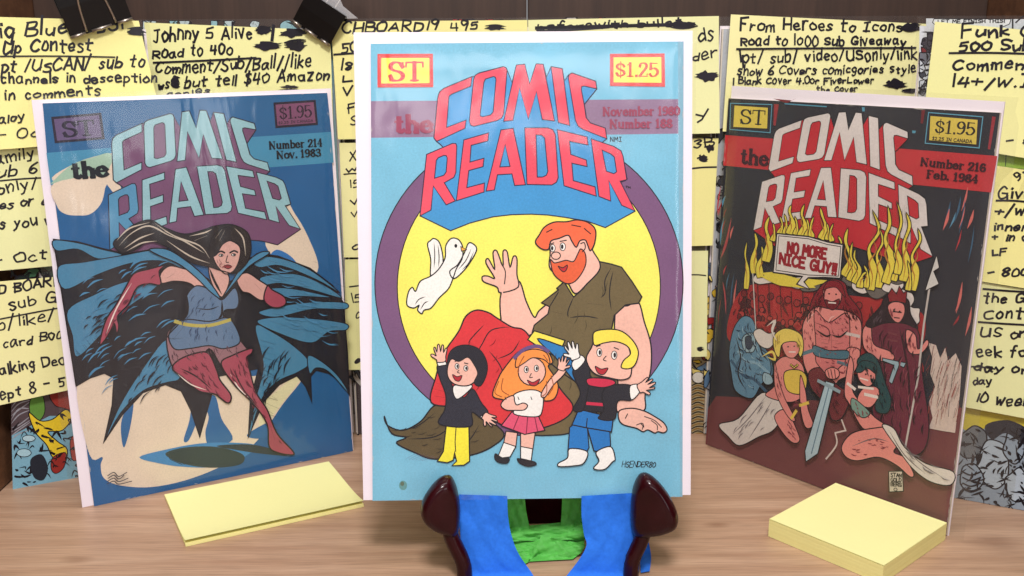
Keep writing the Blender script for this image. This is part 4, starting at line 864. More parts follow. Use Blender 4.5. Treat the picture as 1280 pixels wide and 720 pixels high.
# ================= left comic
CL = Comic('comic_book', 'dark blue comic with pale blue arched title and running caped figure, standing on the shelf', (-.2029, .6748, 0), .5072, .0421,
           [(38, 126), (414, 110), (442, 562), (104, 634)], [(51.5, 130), (408, 115.6), (440, 562.3), (118, 631)], .0025, 1.95)
a = CL.art()
a.poly(CL.cover_px, (34, 92, 144))
a.poly([(56.5, 192), (137, 183), (260, 175), (413, 164.5), (416, 203), (300, 212), (140, 222), (62, 232)], (68, 138, 172))
a.poly([(51.5, 130), (408, 115.6), (413, 164.5), (260, 175), (57, 192)], (42, 96, 142))
CREAM = (218, 201, 180); SEA = (156, 186, 164)
a.poly([(64, 226), (90, 206), (118, 196), (140, 192), (190, 188), (200, 300), (140, 300), (136, 250), (132, 222), (126, 230)], CREAM, True)
a.poly([(63.5, 229), (88, 207), (116, 197), (137, 193), (137, 220), (66, 230)], SEA, True)
a.poly([(66, 230), (132, 220), (130, 236), (125, 255), (112, 268), (96, 270), (80, 268), (70, 258)], CREAM, True)
a.poly([(130, 222), (133, 232), (140, 241), (150, 236), (146, 220), (140, 200)], CREAM)
a.poly([(352, 250), (368, 268), (384, 296), (397, 334), (380, 350), (350, 330), (330, 300)], CREAM, True)
a.poly([(345, 312), (362, 320), (370, 332), (350, 330), (336, 322)], (48, 112, 176), True)
a.poly([(96, 482), (128, 462), (150, 470), (230, 455), (300, 470), (372, 462), (376, 474), (352, 505), (322, 548), (290, 574), (240, 596), (190, 607), (150, 605), (130, 596), (126, 580), (128, 570), (112, 567)], CREAM, True)
a.poly([(340, 492), (372, 466), (374, 474), (350, 505), (325, 535), (326, 505)], (216, 210, 170), True)
CL.wear(a, 17); CL.done(a, 'cover', True)
a = CL.art(); LB = (142, 184, 192)
logo(a, LB, (112, 74, 106), 1.2, CC.T, [(173.8, 156.3), (137.8, 225), None, (230, 139), None, (266, 137.5), (315.9, 158.8), (333.8, 211), (134.7, 245.3), None, (370.6, 287.5), (350.6, 306)], {5: (80, 140, 176)}, oc=(34, 30, 46))
CL.done(a, 'title_logo', True)
a = CL.art()
a.lk = 1.45
BL2 = (40, 98, 150)
for q in ([(153, 520), (166, 500), (163, 530), (155, 558), (151, 540)], [(240, 500), (246, 520), (236, 548), (229, 549), (236, 525)], [(254, 500), (268, 494), (276, 522), (290, 548), (262, 556), (256, 540), (260, 520)], [(310, 540), (340, 525), (332, 545), (312, 546)]): a.poly(q, BL2, True)
a.poly([(174, 570), (210, 560), (250, 553), (290, 552), (320, 556), (300, 572), (268, 582), (230, 582), (200, 578)], (58, 126, 180), True)
a.poly([(206, 566), (230, 558), (268, 557), (298, 564), (305, 572), (296, 580), (262, 583), (228, 578)], (40, 56, 60), True); a.poly([(270, 556), (310, 554), (340, 560), (358, 568), (330, 566), (300, 562)], (40, 52, 60), True)
for k in range(9): a.line(ell(216 + k * 3, 569 + k * .4, 5, 9 - abs(k - 4), 0, 8, 100, 260), .7, (20, 40, 52))
# billowing cloak, black with blue folds
CB = (70, 128, 162)
a.poly([(66, 300), (96, 303), (126, 311), (156, 318), (190, 312), (216, 316), (240, 336), (262, 366), (290, 350), (304, 330), (320, 317), (346, 320), (386, 335), (414, 356), (428, 378), (433, 440), (436, 494), (424, 476), (410, 466), (394, 462), (387, 470), (389, 503), (381, 482), (370, 469), (348, 480), (328, 502), (309, 547), (312, 500), (322, 460), (270, 470), (262, 498), (249, 546), (238, 512), (226, 488), (206, 480), (178, 490), (152, 518), (129, 553), (140, 506), (142, 472), (130, 466), (112, 472), (95, 482)], (30, 30, 38), False, 1.3)
for q in ([(66, 301), (96, 304), (126, 312), (152, 319), (122, 324), (96, 312), (70, 314)], [(72, 334), (104, 328), (150, 320), (190, 313), (214, 317), (240, 340), (250, 356), (222, 334), (196, 326), (160, 330), (120, 344), (80, 362)],
          [(84, 388), (118, 368), (150, 354), (190, 346), (202, 350), (186, 366), (160, 384), (126, 418), (96, 446), (90, 420)], [(207, 424), (218, 448), (224, 472), (206, 478), (178, 488), (150, 516), (131, 550), (150, 505), (178, 460)],
          [(312, 322), (346, 322), (386, 337), (424, 366), (396, 350), (350, 332), (322, 334)], [(326, 346), (366, 342), (400, 354), (426, 372), (388, 362), (350, 354), (328, 356)], [(330, 362), (360, 360), (412, 371), (372, 370), (332, 372)],
          [(322, 390), (352, 382), (392, 377), (430, 378), (430, 386), (390, 386), (344, 396)], [(320, 402), (346, 396), (392, 398), (431, 404), (431, 412), (410, 414), (388, 428), (352, 418)], [(318, 408), (338, 414), (366, 432), (385, 452), (372, 464), (346, 476), (326, 498), (310, 545), (318, 500), (328, 456)], [(384, 444), (402, 452), (422, 470), (434, 490), (410, 464), (394, 459), (386, 466)]): a.poly(q, CB, True, .9)
rn = random.Random(12)
for i in range(46):
    t = rn.random(); x, y = 92 + 110 * t, 440 - 86 * t + rn.uniform(-4, 6); a.line([(x, y), (x + rn.uniform(6, 16), y + rn.uniform(5, 14))], rn.uniform(.7, 1.6), (30, 30, 38), taper=.9)
for i in range(40):
    x = rn.uniform(330, 420); y = rn.uniform(325, 415); a.line([(x, y), (x + rn.uniform(8, 22), y + rn.uniform(2, 8))], rn.uniform(.6, 1.3), (28, 34, 48), taper=.4)
for i in range(16): y = 424 + i * 7; a.line([(323 + i * .4, y), (340 + rn.uniform(0, 10), y + rn.uniform(4, 12))], rn.uniform(.8, 2.2), (30, 34, 44), taper=.5)
a.hatch([(84, 340), (210, 316), (250, 350), (230, 400), (205, 424), (130, 500), (100, 470)], 60, 20, 150, 1.3, (70, 132, 172), jit=10)
a.hatch([(320, 330), (400, 335), (428, 380), (430, 440), (345, 400)], 34, 22, 14, 1.1, (76, 138, 178), jit=8)
a.hatch([(326, 420), (385, 450), (345, 478), (312, 540)], 30, 22, 112, 1.3, (28, 32, 44), jit=10)
a.hatch([(180, 440), (222, 440), (224, 474), (150, 520)], 22, 18, 125, 1.2, (28, 32, 44), jit=10)
a.hatch([(100, 380), (200, 350), (185, 366), (100, 440)], 26, 16, 145, 1.1, (28, 32, 44), jit=10)
# running figure in plum boots and a two-tone tunic
PLUM = (158, 70, 88); PALE = (206, 160, 150); TUN = (92, 118, 148); TROU = (142, 104, 112); w2 = zz(60, 260, 3.2); w3 = zz(60, 430, 3.048)
a.poly(w2('470 510 520 455 560 425 700 430 760 520 800 580 770 620 700 640 640 560 590 640 500 640'), TROU, True, 1.2)
a.poly(w3('470 90 500 55 570 30 610 36 640 100 652 135 690 185 692 212 678 220 650 200 628 186 570 175 510 125'), PLUM, True, 1.4); a.poly(w3('655 72 700 40 770 14 772 32 752 50 762 90 788 180 830 245 868 335 928 402 924 416 872 408 838 384 830 300 776 222 706 152'), PLUM, True, 1.4)
for q in ('500 90 560 120 620 170', '590 70 630 130', '700 90 740 170 800 240', '730 60 760 130', '840 300 860 360'): a.line(w3(q), 1.4, BLACK, smooth=True, taper=.3)
for q in ('490 110 540 150 600 172', '690 110 720 160 760 200'): a.line(w3(q), 1, (226, 214, 205), smooth=True, taper=.3)
a.poly(w2('448 300 446 262 480 232 530 240 600 262 650 300 640 345 600 330 560 300 500 292'), PALE, True, 1.2); a.poly(w2('750 282 790 258 840 288 882 320 870 360 840 366 800 340 770 330'), PALE, True, 1.2)
a.poly(w2('446 306 440 254 460 230 400 244 340 262 310 310 268 386 232 440 212 500 204 546 222 530 246 492 262 462 272 504 280 470 276 430 318 384 352 318 400 302'), PLUM, True, 1.3); a.poly(w2('858 362 872 310 892 326 938 352 946 380 920 396 884 392'), PLUM, True, 1.3)
a.poly(w2('550 350 590 310 650 330 690 366 740 318 758 360 748 400 700 410 694 470 650 500 480 520 520 460 545 420'), TUN, True, 1.2)
a.poly(w2('480 500 540 446 640 452 720 440 764 530 700 560 640 548 560 560 500 560'), TUN, True, 1.1)
a.line(w2('505 452 560 466 640 468 722 446'), 3.2, (176, 164, 84), smooth=True)
for q in ('560 360 575 330', '590 400 640 404 680 390', '620 440 640 560', '540 470 500 520', '560 540 590 600', '700 560 660 620', '470 280 500 262', '820 300 850 330', '560 300 540 340'): a.line(w2(q), 1.1, BLACK, smooth=True, taper=.3)
a.poly(w2('640 230 700 250 720 290 690 355 650 300'), PALE, True, 1)
a.poly(w2('400 165 470 165 540 205 610 262 660 320 684 362 640 330 590 280 520 225 440 190'), CB, True, 1.1); a.poly(w2('690 362 720 310 772 232 840 178 880 180 800 232 740 300'), CB, True, 1.1)
HAIR = (40, 34, 36)
a.hatch(w3('490 90 600 50 650 140 680 210 560 165'), 20, 11, 50, 1.3, (96, 36, 52)); a.hatch(w3('670 80 760 40 790 190 860 350 910 400 830 300 710 150'), 26, 11, 62, 1.3, (96, 36, 52))
a.hatch(w2('480 560 600 560 760 540 760 600 640 600 500 620'), 22, 9, 60, 1.0, (84, 56, 66)); a.hatch(w2('555 350 640 330 690 380 640 450 500 490'), 18, 9, 110, 1.0, (52, 72, 104)); a.hatch(w2('270 400 440 250 400 310 280 440 215 530'), 18, 9, 130, 1.1, (96, 36, 52))
a.hatch(w2('560 470 720 460 750 530 640 540 520 550'), 16, 9, 100, 1.0, (52, 72, 104)); a.line(w2('230 500 270 400 330 300'), 1.2, (226, 206, 200), smooth=True, taper=.3)
a.line(w2('552 352 548 420 520 450'), 3.4, BLACK, smooth=True, taper=.3); a.line(w2('690 366 690 420 676 440'), 2, BLACK, smooth=True, taper=.3); a.line(w2('640 240 660 290 690 345'), 2, BLACK, smooth=True, taper=.3)
a.poly(w2('258 150 264 128 292 112 330 72 400 48 460 78 540 104 620 86 660 72 730 66 790 96 806 150 796 206 770 240 740 260 690 250 640 234 560 214 480 160 400 132 340 168 290 178'), HAIR, True, 1.1)
a.poly(w2('652 160 662 215 692 254 712 262 740 246 760 200 758 150 700 126'), PALE, True, 1)
a.poly(w2('640 190 648 120 700 78 760 96 776 170 752 142 722 130 690 148 668 186'), HAIR, True, .8)
for q in ('280 150 330 100 400 72 480 110 560 140', '300 162 360 122 420 100', '420 60 500 112 600 150 640 200', '580 130 630 110', '700 90 680 130', '270 130 320 82 400 58', '460 92 540 132 620 180', '470 130 560 190 640 220', '740 80 774 120 784 190', '690 84 664 120', '310 172 370 140 430 132', '560 112 620 98 650 84'): a.line(w2(q), 1.3, (188, 176, 160), smooth=True, taper=.4)
a.eye(*w2('686 188')[0], 2.6, 1.5); a.eye(*w2('736 186')[0], 2.6, 1.5); a.line(w2('672 178 686 172 700 178'), 1.5, smooth=True); a.line(w2('722 178 738 170 752 176'), 1.5, smooth=True); a.hatch(w2('662 200 690 250 720 262 690 200'), 8, 5, 70, .8, (140, 90, 88)); a.poly(w2('698 232 712 226 728 232 714 242'), (150, 60, 66), True, .7); a.line(w2('712 190 706 214 716 216'), .8, BLACK, smooth=True); a.line(w2('696 234 712 230 728 234'), 1.3, (130, 50, 56), smooth=True)
for k in range(4): a.line([(133 + rn.uniform(-2, 2), 592 + k * 3.4), (142, 588 + k * 3.6), (148, 593 + k * 3.2), (158 + rn.uniform(-4, 6), 588 + k * 3.6)], .8, (60, 60, 70), smooth=True)
CL.done(a, 'illustration')
UL = (-.12, -.99); UR = (-.065, -1)
a = CL.art(); a.poly([(62.2, 146.9), (124.7, 141.3), (129.4, 174.4), (66.9, 179.7)], (40, 34, 50)); a.poly([(65.6, 149.8), (121.8, 144.6), (125.6, 172), (69.8, 176.6)], (96, 80, 116)); serif(a, 'ST', (77.5, 171.8), (116.5, 168.8), 18, 4.4, (38, 32, 50), up=UL); CL.done(a, 'publisher_box')
a = CL.art(); a.poly([(340.3, 128), (393.4, 124.4), (396.3, 155.6), (343, 160)], (40, 34, 50)); a.poly([(343, 130.6), (390.8, 127.3), (393.4, 153.2), (345.6, 157)], (120, 74, 104)); serif(a, '$1.95', (348.5, 148.6), (388, 145.6), 14.5, 2.5, (44, 30, 48), up=UR); write(a, '$2.25 IN CANADA', (347, 155), (390, 151.8), 3, .8, (60, 40, 60), upv=UR); CL.done(a, 'price_box')
a = CL.art(); K = (20, 24, 34)
serif(a, 'the', (89.6, 223.5), (133, 220.5), 18, 6.2, K, gap=.6, up=UL); CL.done(a, 'title_word'); a = CL.art(); serif(a, 'Number 214', (335.6, 186.4), (401.5, 182.3), 9, 2.5, K, up=UR); serif(a, 'Nov. 1983', (345, 198.2), (399, 194.8), 9, 2.5, K, up=UR); CL.done(a, 'issue_text')
CL.bag(9, M_BAG, .003, .0009)

# ================= right comic
CR_ = Comic('comic_book', 'black and red comic with a white arched title above yellow flames, standing on the shelf', (.2093, .6567, 0), -.8638, .0333,
            [(914, 106), (1257, 127), (1183, 667), (887, 560)], [(912.5, 122), (1253, 141), (1182.5, 665), (887.5, 559.5)], .0095, 1.95)
a = CR_.art(); r5 = zz(880, 110, 3.368); r6 = zz(880, 270, 3.459); r7 = zz(880, 430, 3.13)
DK = (44, 46, 54)
a.poly(CR_.cover_px, DK)
a.poly([(890, 515), (900, 500), (1080, 505), (1203, 510), (1186, 637), (1182.5, 665), (887.5, 559.5)], (112, 60, 62))
rn = random.Random(31)
for i in range(60):
    t = rn.random(); x = 890 + 290 * t; y = 535 + 95 * t + rn.uniform(-25, 18); a.line([(x, y), (x + rn.uniform(5, 14), y + rn.uniform(0, 5))], rn.uniform(.7, 2), rn.choice([(76, 40, 46), (138, 80, 80)]), taper=.4)
a.poly([(909, 169.5), (1249.5, 196), (1241.5, 242), (906.5, 208.5)], (190, 54, 60))
for q, c in (('305 65 325 68 312 160 303 158', (150, 50, 56)), ('350 62 530 75 528 80 350 67', (84, 150, 176)), ('678 80 690 80 690 98 680 98', (84, 150, 176)), ('890 180 905 182 903 192 890 192', (84, 150, 176)), ('1225 120 1240 122 1215 262 1205 260', (150, 50, 60)), ('930 90 945 92 935 150 925 150', (110, 40, 46)), ('360 62 400 40 380 50 300 42', (120, 44, 50))): a.poly(r5(q), c)
for i in range(26):
    s = rn.random() < .5; x0 = (rn.uniform(898, 925) if s else rn.uniform(1188, 1222)); y0 = rn.uniform(232, 420); L = rn.uniform(12, 46)
    a.line([(x0, y0), (x0 - 3, y0 + L * .5), (x0 - (4 if s else 8), y0 + L)], rn.uniform(1, 3.4), rn.choice([(180, 58, 66), (150, 48, 56), (88, 140, 170), (60, 96, 124), (206, 110, 104)]), smooth=True, taper=.4)
for q in ('120 70 110 130 90 190', '95 300 105 360 110 440', '130 20 112 110 84 200'): a.line(r6(q), 2.6, (172, 74, 80), smooth=True, taper=.3)
CR_.wear(a, 24); CR_.done(a, 'cover', True)
a = CR_.art(); logo(a, (216, 208, 206), (190, 42, 54), 1.0, CC.T, [(1004.1, 151.6), (964.6, 214), (1040.3, 141.8), (1055.2, 140.6), (1080.4, 140.6), (1090.8, 144.7), (1139.2, 165), (1145.1, 231.7), (955.7, 228.8), (945.9, 290.5), (1168, 325), None]); CR_.done(a, 'title_logo', True)
a = CR_.art()
a.lk = 1.35
# glow, smoke and the red crowd
a.poly(r7('884 0 900 60 892 120 910 170 886 230 900 290 884 330 940 340 985 346 1004 200 1012 90 990 40 960 70 950 20 930 60 915 10'), (208, 190, 180))
RED = (166, 44, 46)
a.poly(r6('130 560 120 470 165 350 250 305 400 320 520 340 700 360 800 370 900 395 960 440 965 520 940 600 940 692 660 692 430 660 250 600'), RED, True)
for i in range(110):
    t = rn.random(); x, y = 925 + 220 * t, 372 + rn.uniform(-2, 44) + 14 * t; a.line([(x, y), (x + rn.uniform(-4, 4), y + rn.uniform(4, 12)), (x + rn.uniform(-3, 6), y + rn.uniform(8, 22))], rn.uniform(1, 3), rn.choice([(92, 26, 30), (60, 24, 28), (176, 54, 54), (112, 30, 34)]), smooth=True, taper=.3)
for i in range(14): x = 935 + i * 11; a.poly(ell(x, 371 + rn.uniform(-3, 6) + i * 1.2, 4, 4.5), rn.choice([(150, 44, 46), (120, 32, 36)]), out=.8)
for i in range(30):
    x, y = rn.uniform(928, 1020), rn.uniform(378, 410); a.poly(ell(x, y, rn.uniform(2.5, 4), rn.uniform(3, 4.5), n=10), rn.choice([(158, 50, 50), (112, 32, 36), (176, 62, 58), (84, 26, 30)]), out=.8); a.line([(x - 5, y + 9), (x, y + 4.5), (x + 6, y + 10)], 2.2, rn.choice([(70, 22, 28), (176, 56, 54)]), smooth=True)
for i in range(8): x = 938 + i * 14; a.line([(x, 360 + rn.uniform(-8, 8)), (x + 2, 400)], 1, (60, 28, 30))
for cx, cy, rx, ry, c in ((960, 352, 14, 8, 1), (985, 350, 12, 9, 0), (1005, 356, 16, 8, 1), (1018, 362, 14, 6, 0), (1068, 352, 10, 8, 0), (1082, 360, 12, 10, 1), (1100, 366, 12, 9, 0), (1120, 360, 14, 10, 1), (1136, 376, 12, 12, 1), (1144, 396, 10, 12, 1), (1126, 350, 12, 8, 0), (1092, 344, 8, 7, 0)):
    a.poly([(cx + rx * math.cos(t) * rn.uniform(.75, 1.2), cy + ry * math.sin(t) * rn.uniform(.75, 1.2)) for t in [k * .7 for k in range(9)]], (222, 212, 206) if c else (104, 98, 94), True, .8)
YE = (224, 206, 76)
def flame(pts, w):
    n = len(pts); P = cr(pts, False, 5); N = len(P); L = []; Rr = []
    for i, p in enumerate(P):
        q = P[min(i + 1, N - 1)]; o = P[max(i - 1, 0)]; d = (q[0] - o[0], q[1] - o[1]); l = math.hypot(*d) or 1; t = i / (N - 1)
        k = w * (1 - t) ** .7 * (1 + .35 * math.sin(t * 9)); L.append((p[0] - d[1] / l * k, p[1] + d[0] / l * k)); Rr.append((p[0] + d[1] / l * k, p[1] - d[0] / l * k))
    a.poly(L + Rr[::-1], YE, False, .9)
FL = [('200 330 205 240 195 180 203 120', 3), ('238 262 232 190 245 130 236 82', 4.5), ('262 280 256 220 272 180 266 140', 4), ('284 210 300 130 285 60 300 10', 5), ('312 120 322 80 316 40', 3), ('340 90 356 50 345 10', 3), ('366 92 374 40 364 0', 3), ('384 90 402 40 387 -10 395 -40', 4.2), ('412 92 420 50 410 10', 3), ('432 100 455 50 440 0 452 -44', 4.2), ('460 100 470 60 462 20', 3), ('484 104 478 60 492 10', 3.4), ('522 110 545 60 530 10 520 -30', 4.2), ('550 114 556 70 548 40', 3), ('572 120 564 80 577 40', 3), ('594 180 612 130 598 95', 3.6), ('622 270 655 200 630 120 640 60', 5.2), ('644 290 668 230 652 180 660 120', 4), ('664 300 690 240 668 190 672 150', 3.4), ('735 330 750 240 730 150 775 70 745 -20', 5), ('716 320 724 260 708 220', 3.4), ('770 320 780 250 764 180 790 120 776 60', 4), ('800 300 830 200 800 110 820 40 812 -40', 5.4), ('836 290 850 220 836 160', 3.6), ('875 290 890 200 880 130 905 50 890 -10', 5), ('915 330 930 240 915 180 950 110 940 60', 4.6), ('896 330 906 260 896 200', 3.4), ('690 320 700 270 720 250', 4), ('850 260 860 200 845 130 870 30 850 -60', 4.2)]
for q, w in FL:
    flame(r6(q), w); P = r6(q); m = [((2 * x + P[0][0]) / 3, (2 * y + P[0][1]) / 3) for x, y in P]; a.line(m, w * .32, (176, 120, 48), smooth=True, taper=.4)
for q in ('560 290 480 300 420 300 330 290 260 270', '270 260 330 275 420 300 500 320'): a.line(r6(q), 9, YE, smooth=True, taper=.3)
for i in range(26): x, y = rn.uniform(1092, 1140), rn.uniform(252, 300); a.line([(x, y), (x + rn.uniform(-3, 3), y + rn.uniform(6, 14))], 1.1, (96, 96, 52), taper=.4)
# speech balloon
a.poly(r6('333 86 470 98 555 122 620 132 608 280 540 276 470 278 452 296 476 328 420 306 445 272 318 256 326 170'), (222, 214, 210), False, 1.4); a.line(r6('342 96 470 108 550 132 610 142 600 270 470 266 330 246 336 170'), .8, closed=True)
BR_ = (150, 24, 40)
UPR = (.09, -1)
write(a, 'NO MORE', *r6('380 168 545 196'), 12.5, 3.0, BR_, gap=1.0, upv=UPR); write(a, 'NICE GUY!!', *r6('346 216 588 262'), 12.5, 3.0, BR_, gap=1.0, upv=UPR)
# hooded blue figure
BT = (96, 138, 164)
a.poly(r6('236 560 290 590 316 650 318 700 280 720 240 690'), (74, 110, 136), True, 1)
a.poly(r6('190 448 230 460 250 520 262 580 300 620 310 690 270 740 230 800 160 770 140 690 130 600 150 500'), BT, True, 1); a.poly(r6('195 530 230 520 245 560 235 600 200 600 185 560'), (150, 178, 190), True, .9)
a.poly(r6('200 540 222 534 234 560 222 588 204 584'), (52, 62, 80), True, .8); a.line(r6('170 600 200 640 250 650 300 690'), 3.2, (132, 168, 188), smooth=True); a.line(r6('140 640 190 700 240 720 290 770'), 3.4, (60, 92, 118), smooth=True); a.line(r6('160 540 180 620 170 700 200 760'), 1.8, BLACK, smooth=True, taper=.2); a.line(r6('240 470 262 540 270 600 300 640'), 1.8, BLACK, smooth=True, taper=.2); a.poly(r6('280 690 310 700 320 730 296 742 276 724'), (150, 178, 190), True, .9)
for i in range(46): x, y = rn.uniform(920, 966), rn.uniform(405, 490); a.line([(x, y), (x + rn.uniform(-6, 6), y + rn.uniform(3, 12))], rn.uniform(.8, 2.6), (34, 46, 62), smooth=False, taper=.4)
a.hatch(r6('150 500 230 465 262 580 300 680 240 780 150 690'), 46, 9, 60, 1.3, (40, 58, 78), jit=50); a.hatch(r6('150 500 230 465 262 580 300 680 240 780 150 690'), 18, 8, 60, 1.0, (150, 184, 200), jit=50)
a.line(r6('232 262 240 400 246 500'), 1.2, (196, 190, 186)); a.poly(r6('236 520 262 500 300 520 330 515 325 560 300 585 262 570'), (216, 206, 198), True, .8)
# red-robed man with spear, on the right
ROBE = (104, 38, 56)
a.poly(r6('750 470 800 440 880 440 940 500 950 580 960 700 985 900 960 1010 880 1040 780 1020 740 800 720 640'), ROBE, True, 1.1)
for q in ('780 520 800 700 790 900', '860 480 900 700 900 980', '920 560 940 760', '830 640 850 900'): a.line(r6(q), 2, (52, 22, 32), smooth=True, taper=.3)
SK2 = (222, 138, 132); SKD = (132, 56, 66); SKL = (232, 172, 164)
a.poly(r6('710 490 740 480 752 560 820 590 840 620 800 640 720 590 704 540'), SK2, True, 1); a.poly(r6('890 500 930 520 940 580 976 540 985 560 950 600 900 590'), SK2, True, 1)
a.poly(r6('720 470 780 400 800 360 850 350 900 370 910 430 940 490 880 470 800 470 740 490'), (40, 26, 34), True, 1); a.poly(r6('812 400 840 378 880 388 884 430 860 468 830 450'), SK2, True, 1)
a.poly(r6('818 380 812 350 830 320 850 345 862 310 880 340 895 330 890 385 850 375'), (130, 32, 40), False, .9)
a.line(r6('836 420 870 424'), 1.1); a.line(r6('840 446 862 448'), 1); a.line(r6('815 510 850 520'), 1.2, (120, 60, 66)); a.line(r6('812 540 852 548'), 1.2, (120, 60, 66))
a.line(r6('990 320 965 480 940 700 880 1020'), 1.8, (190, 182, 178)); a.poly(r6('1022 176 1034 230 1010 246 1032 300 972 330 990 270 1000 240'), (206, 204, 200), False, 1)
a.poly(r6('790 620 890 640 880 660 860 650 830 730 815 720 838 650 790 632'), (150, 176, 188), False, .9)
# long-haired man in the middle
HR = (128, 28, 40)
a.poly(r6('480 400 500 350 540 300 580 282 630 300 645 350 700 430 690 520 620 480 520 440 470 470'), HR, True, 1)
a.poly(r6('452 470 500 405 560 410 640 420 696 460 700 540 690 600 650 580 640 700 500 700 500 590 455 610 448 540'), SK2, True, 1.2)
a.poly(r6('500 420 560 470 640 430 650 560 640 700 510 700 505 560'), (206, 116, 116), True, 1)
a.poly(r6('450 610 500 590 506 640 540 690 520 740 470 690'), SK2, True, 1); a.poly(r6('640 580 694 590 670 680 600 720 590 760 560 740 600 670 630 640'), SK2, True, 1)
a.poly(r6('496 570 560 590 640 590 640 625 560 625 500 610'), (70, 110, 128), True, 1); a.line(r6('448 606 500 588'), 3.6, (86, 120, 132)); a.line(r6('634 516 690 528'), 3, (206, 190, 186)); a.line(r6('600 640 652 655'), 3.2, (86, 120, 132))
a.poly(r6('536 330 560 305 600 306 616 345 606 390 576 412 548 390'), SK2, True, 1); a.poly(r6('536 330 560 290 612 300 632 360 612 340 590 318 556 322'), HR, True, .8)
a.poly(r6('546 372 575 380 606 368 600 400 576 416 552 400'), (110, 26, 36), True, .8); a.line(r6('560 384 590 386'), 1.3, (226, 214, 206)); a.poly(ell(*r6('562 346')[0], 1.3, 1), BLACK); a.poly(ell(*r6('592 348')[0], 1.3, 1), BLACK)
for q in ('500 470 560 500 560 560', '570 430 575 520', '600 500 660 490', '470 520 490 560', '660 520 640 570', '520 540 600 550'): a.line(r6(q), 1.1, (96, 40, 48), smooth=True, taper=.3)
a.poly(r7('430 120 470 100 500 130 560 180 600 190 560 290 520 300 500 250 440 180'), (110, 44, 50), True, 1)
for q, n, g in (('470 470 520 420 600 430 680 470 640 560 560 520 500 560', 26, 60), ('505 560 640 560 636 690 515 690', 22, 15), ('455 500 500 480 500 600 460 600', 10, 80), ('640 590 690 520 680 640 610 720', 14, 110)): a.hatch(r6(q), n, 5.5, g, 1.0, SKD)
for q in ('470 480 480 450 500 430', '560 470 570 450 590 440', '600 480 630 470', '520 600 526 640', '660 500 684 510', '470 630 476 680', '650 600 640 660'): a.line(r6(q), 1.6, SKL, smooth=True, taper=.3)
for q in ('505 500 550 528 572 520', '574 522 610 530 646 500', '572 520 574 590', '530 556 560 562', '590 562 624 556', '540 590 560 580', '500 470 488 520'): a.line(r6(q), 1.6, BLACK, smooth=True, taper=.3)
a.hatch(r6('480 400 540 310 560 300 520 460 470 470'), 18, 9, 110, 1.2, (70, 16, 26)); a.hatch(r6('620 330 700 430 690 520 630 460'), 18, 9, 65, 1.2, (70, 16, 26))
a.hatch(r6('760 480 940 500 970 960 780 1000'), 46, 15, 96, 1.5, (44, 20, 30)); a.hatch(r6('770 520 930 520 960 900 800 980'), 18, 14, 94, 1.0, (138, 66, 80)); a.hatch(r6('740 480 800 400 800 470'), 10, 8, 120, 1.1, (84, 66, 76))
a.line(r6('840 412 846 408'), 1); a.poly(ell(*r6('842 416')[0], 1.3, .9), BLACK); a.poly(ell(*r6('866 418')[0], 1.3, .9), BLACK); a.hatch(r6('815 405 835 400 845 460 830 450'), 8, 5, 80, 1, SKD); a.hatch(r6('712 500 745 490 750 560 800 600 720 590'), 12, 6, 70, 1, SKD); a.hatch(r6('895 520 930 525 940 590 905 590'), 10, 6, 80, 1, SKD)
# seated figure at the left in gold and white
GO = (222, 192, 82)
a.poly(r7('250 200 330 230 345 260 300 340 240 370 165 405 120 370 85 325 160 300'), (214, 206, 200), True, 1.1)
for q in ('265 215 200 300 140 360', '290 230 250 300 200 380', '310 240 290 310'): a.line(r7(q), 1, (110, 100, 104), smooth=True, taper=.3)
a.poly(r7('300 290 345 265 390 350 396 385 370 390 330 350'), SK2, True, 1); a.poly(r7('296 100 330 60 380 66 412 100 420 180 400 220 350 235 265 210 300 170'), SK2, True, 1)
a.poly(r7('338 120 395 110 425 140 410 200 350 190'), GO, True, 1); a.poly(r7('300 80 316 150 340 220 380 300 360 300 322 240 300 170'), SK2, True, 1); a.poly(r7('400 130 420 190 430 260 450 320 420 330 400 250'), SK2, True, 1)
a.line(r7('366 296 384 268'), 3, GO); a.line(r7('398 246 430 236'), 3, GO)
a.poly(r7('300 40 296 -20 340 -52 400 -30 412 20 400 60 380 20 330 10 318 60'), (226, 202, 96), True, 1); a.poly(r7('330 10 380 0 396 30 376 62 346 56'), SK2, True, .9); a.line(r7('356 40 380 40'), 1.2, (226, 214, 206)); a.poly(ell(*r7('352 20')[0], 1, .9), BLACK); a.poly(ell(*r7('376 18')[0], 1, .9), BLACK)
a.line(r7('270 -60 300 -80 290 -40 310 0'), 3, (216, 206, 198), smooth=True, taper=.4); a.line(r7('250 60 290 40 300 70 270 60'), 2.6, (226, 202, 96), smooth=True, taper=.3)
# seated figure at the right, dark green hair, white drape
a.poly(r7('620 70 660 40 700 70 730 160 750 220 735 270 690 260 690 180 640 120'), (34, 70, 74), True, 1)
a.poly(r7('590 60 606 90 600 180 640 240 690 290 730 320 700 340 640 330 590 240 570 190'), SK2, True, 1); a.poly(r7('640 180 690 170 705 200 670 250 620 230'), SK2, True, 1)
a.poly(r7('600 215 650 250 668 275 640 290 600 260'), (120, 150, 140), True, .9); a.poly(r7('620 110 640 90 680 96 690 140 664 170 630 150'), SK2, True, 1); a.poly(r7('614 110 640 70 690 84 692 120 660 100 634 116'), (34, 70, 74), True, .8)
a.line(r7('632 138 660 146'), 1.4, (226, 214, 206)); a.line(r7('626 172 680 178'), 2.4, (222, 212, 206)); a.line(r7('650 200 696 210'), 3, (222, 212, 206)); a.line(r7('584 160 610 180'), 3, (222, 212, 206))
a.poly(r7('560 400 600 350 680 330 740 330 770 390 760 420 800 440 835 500 820 512 770 470 700 440 620 455 575 440'), SK2, True, 1.1)
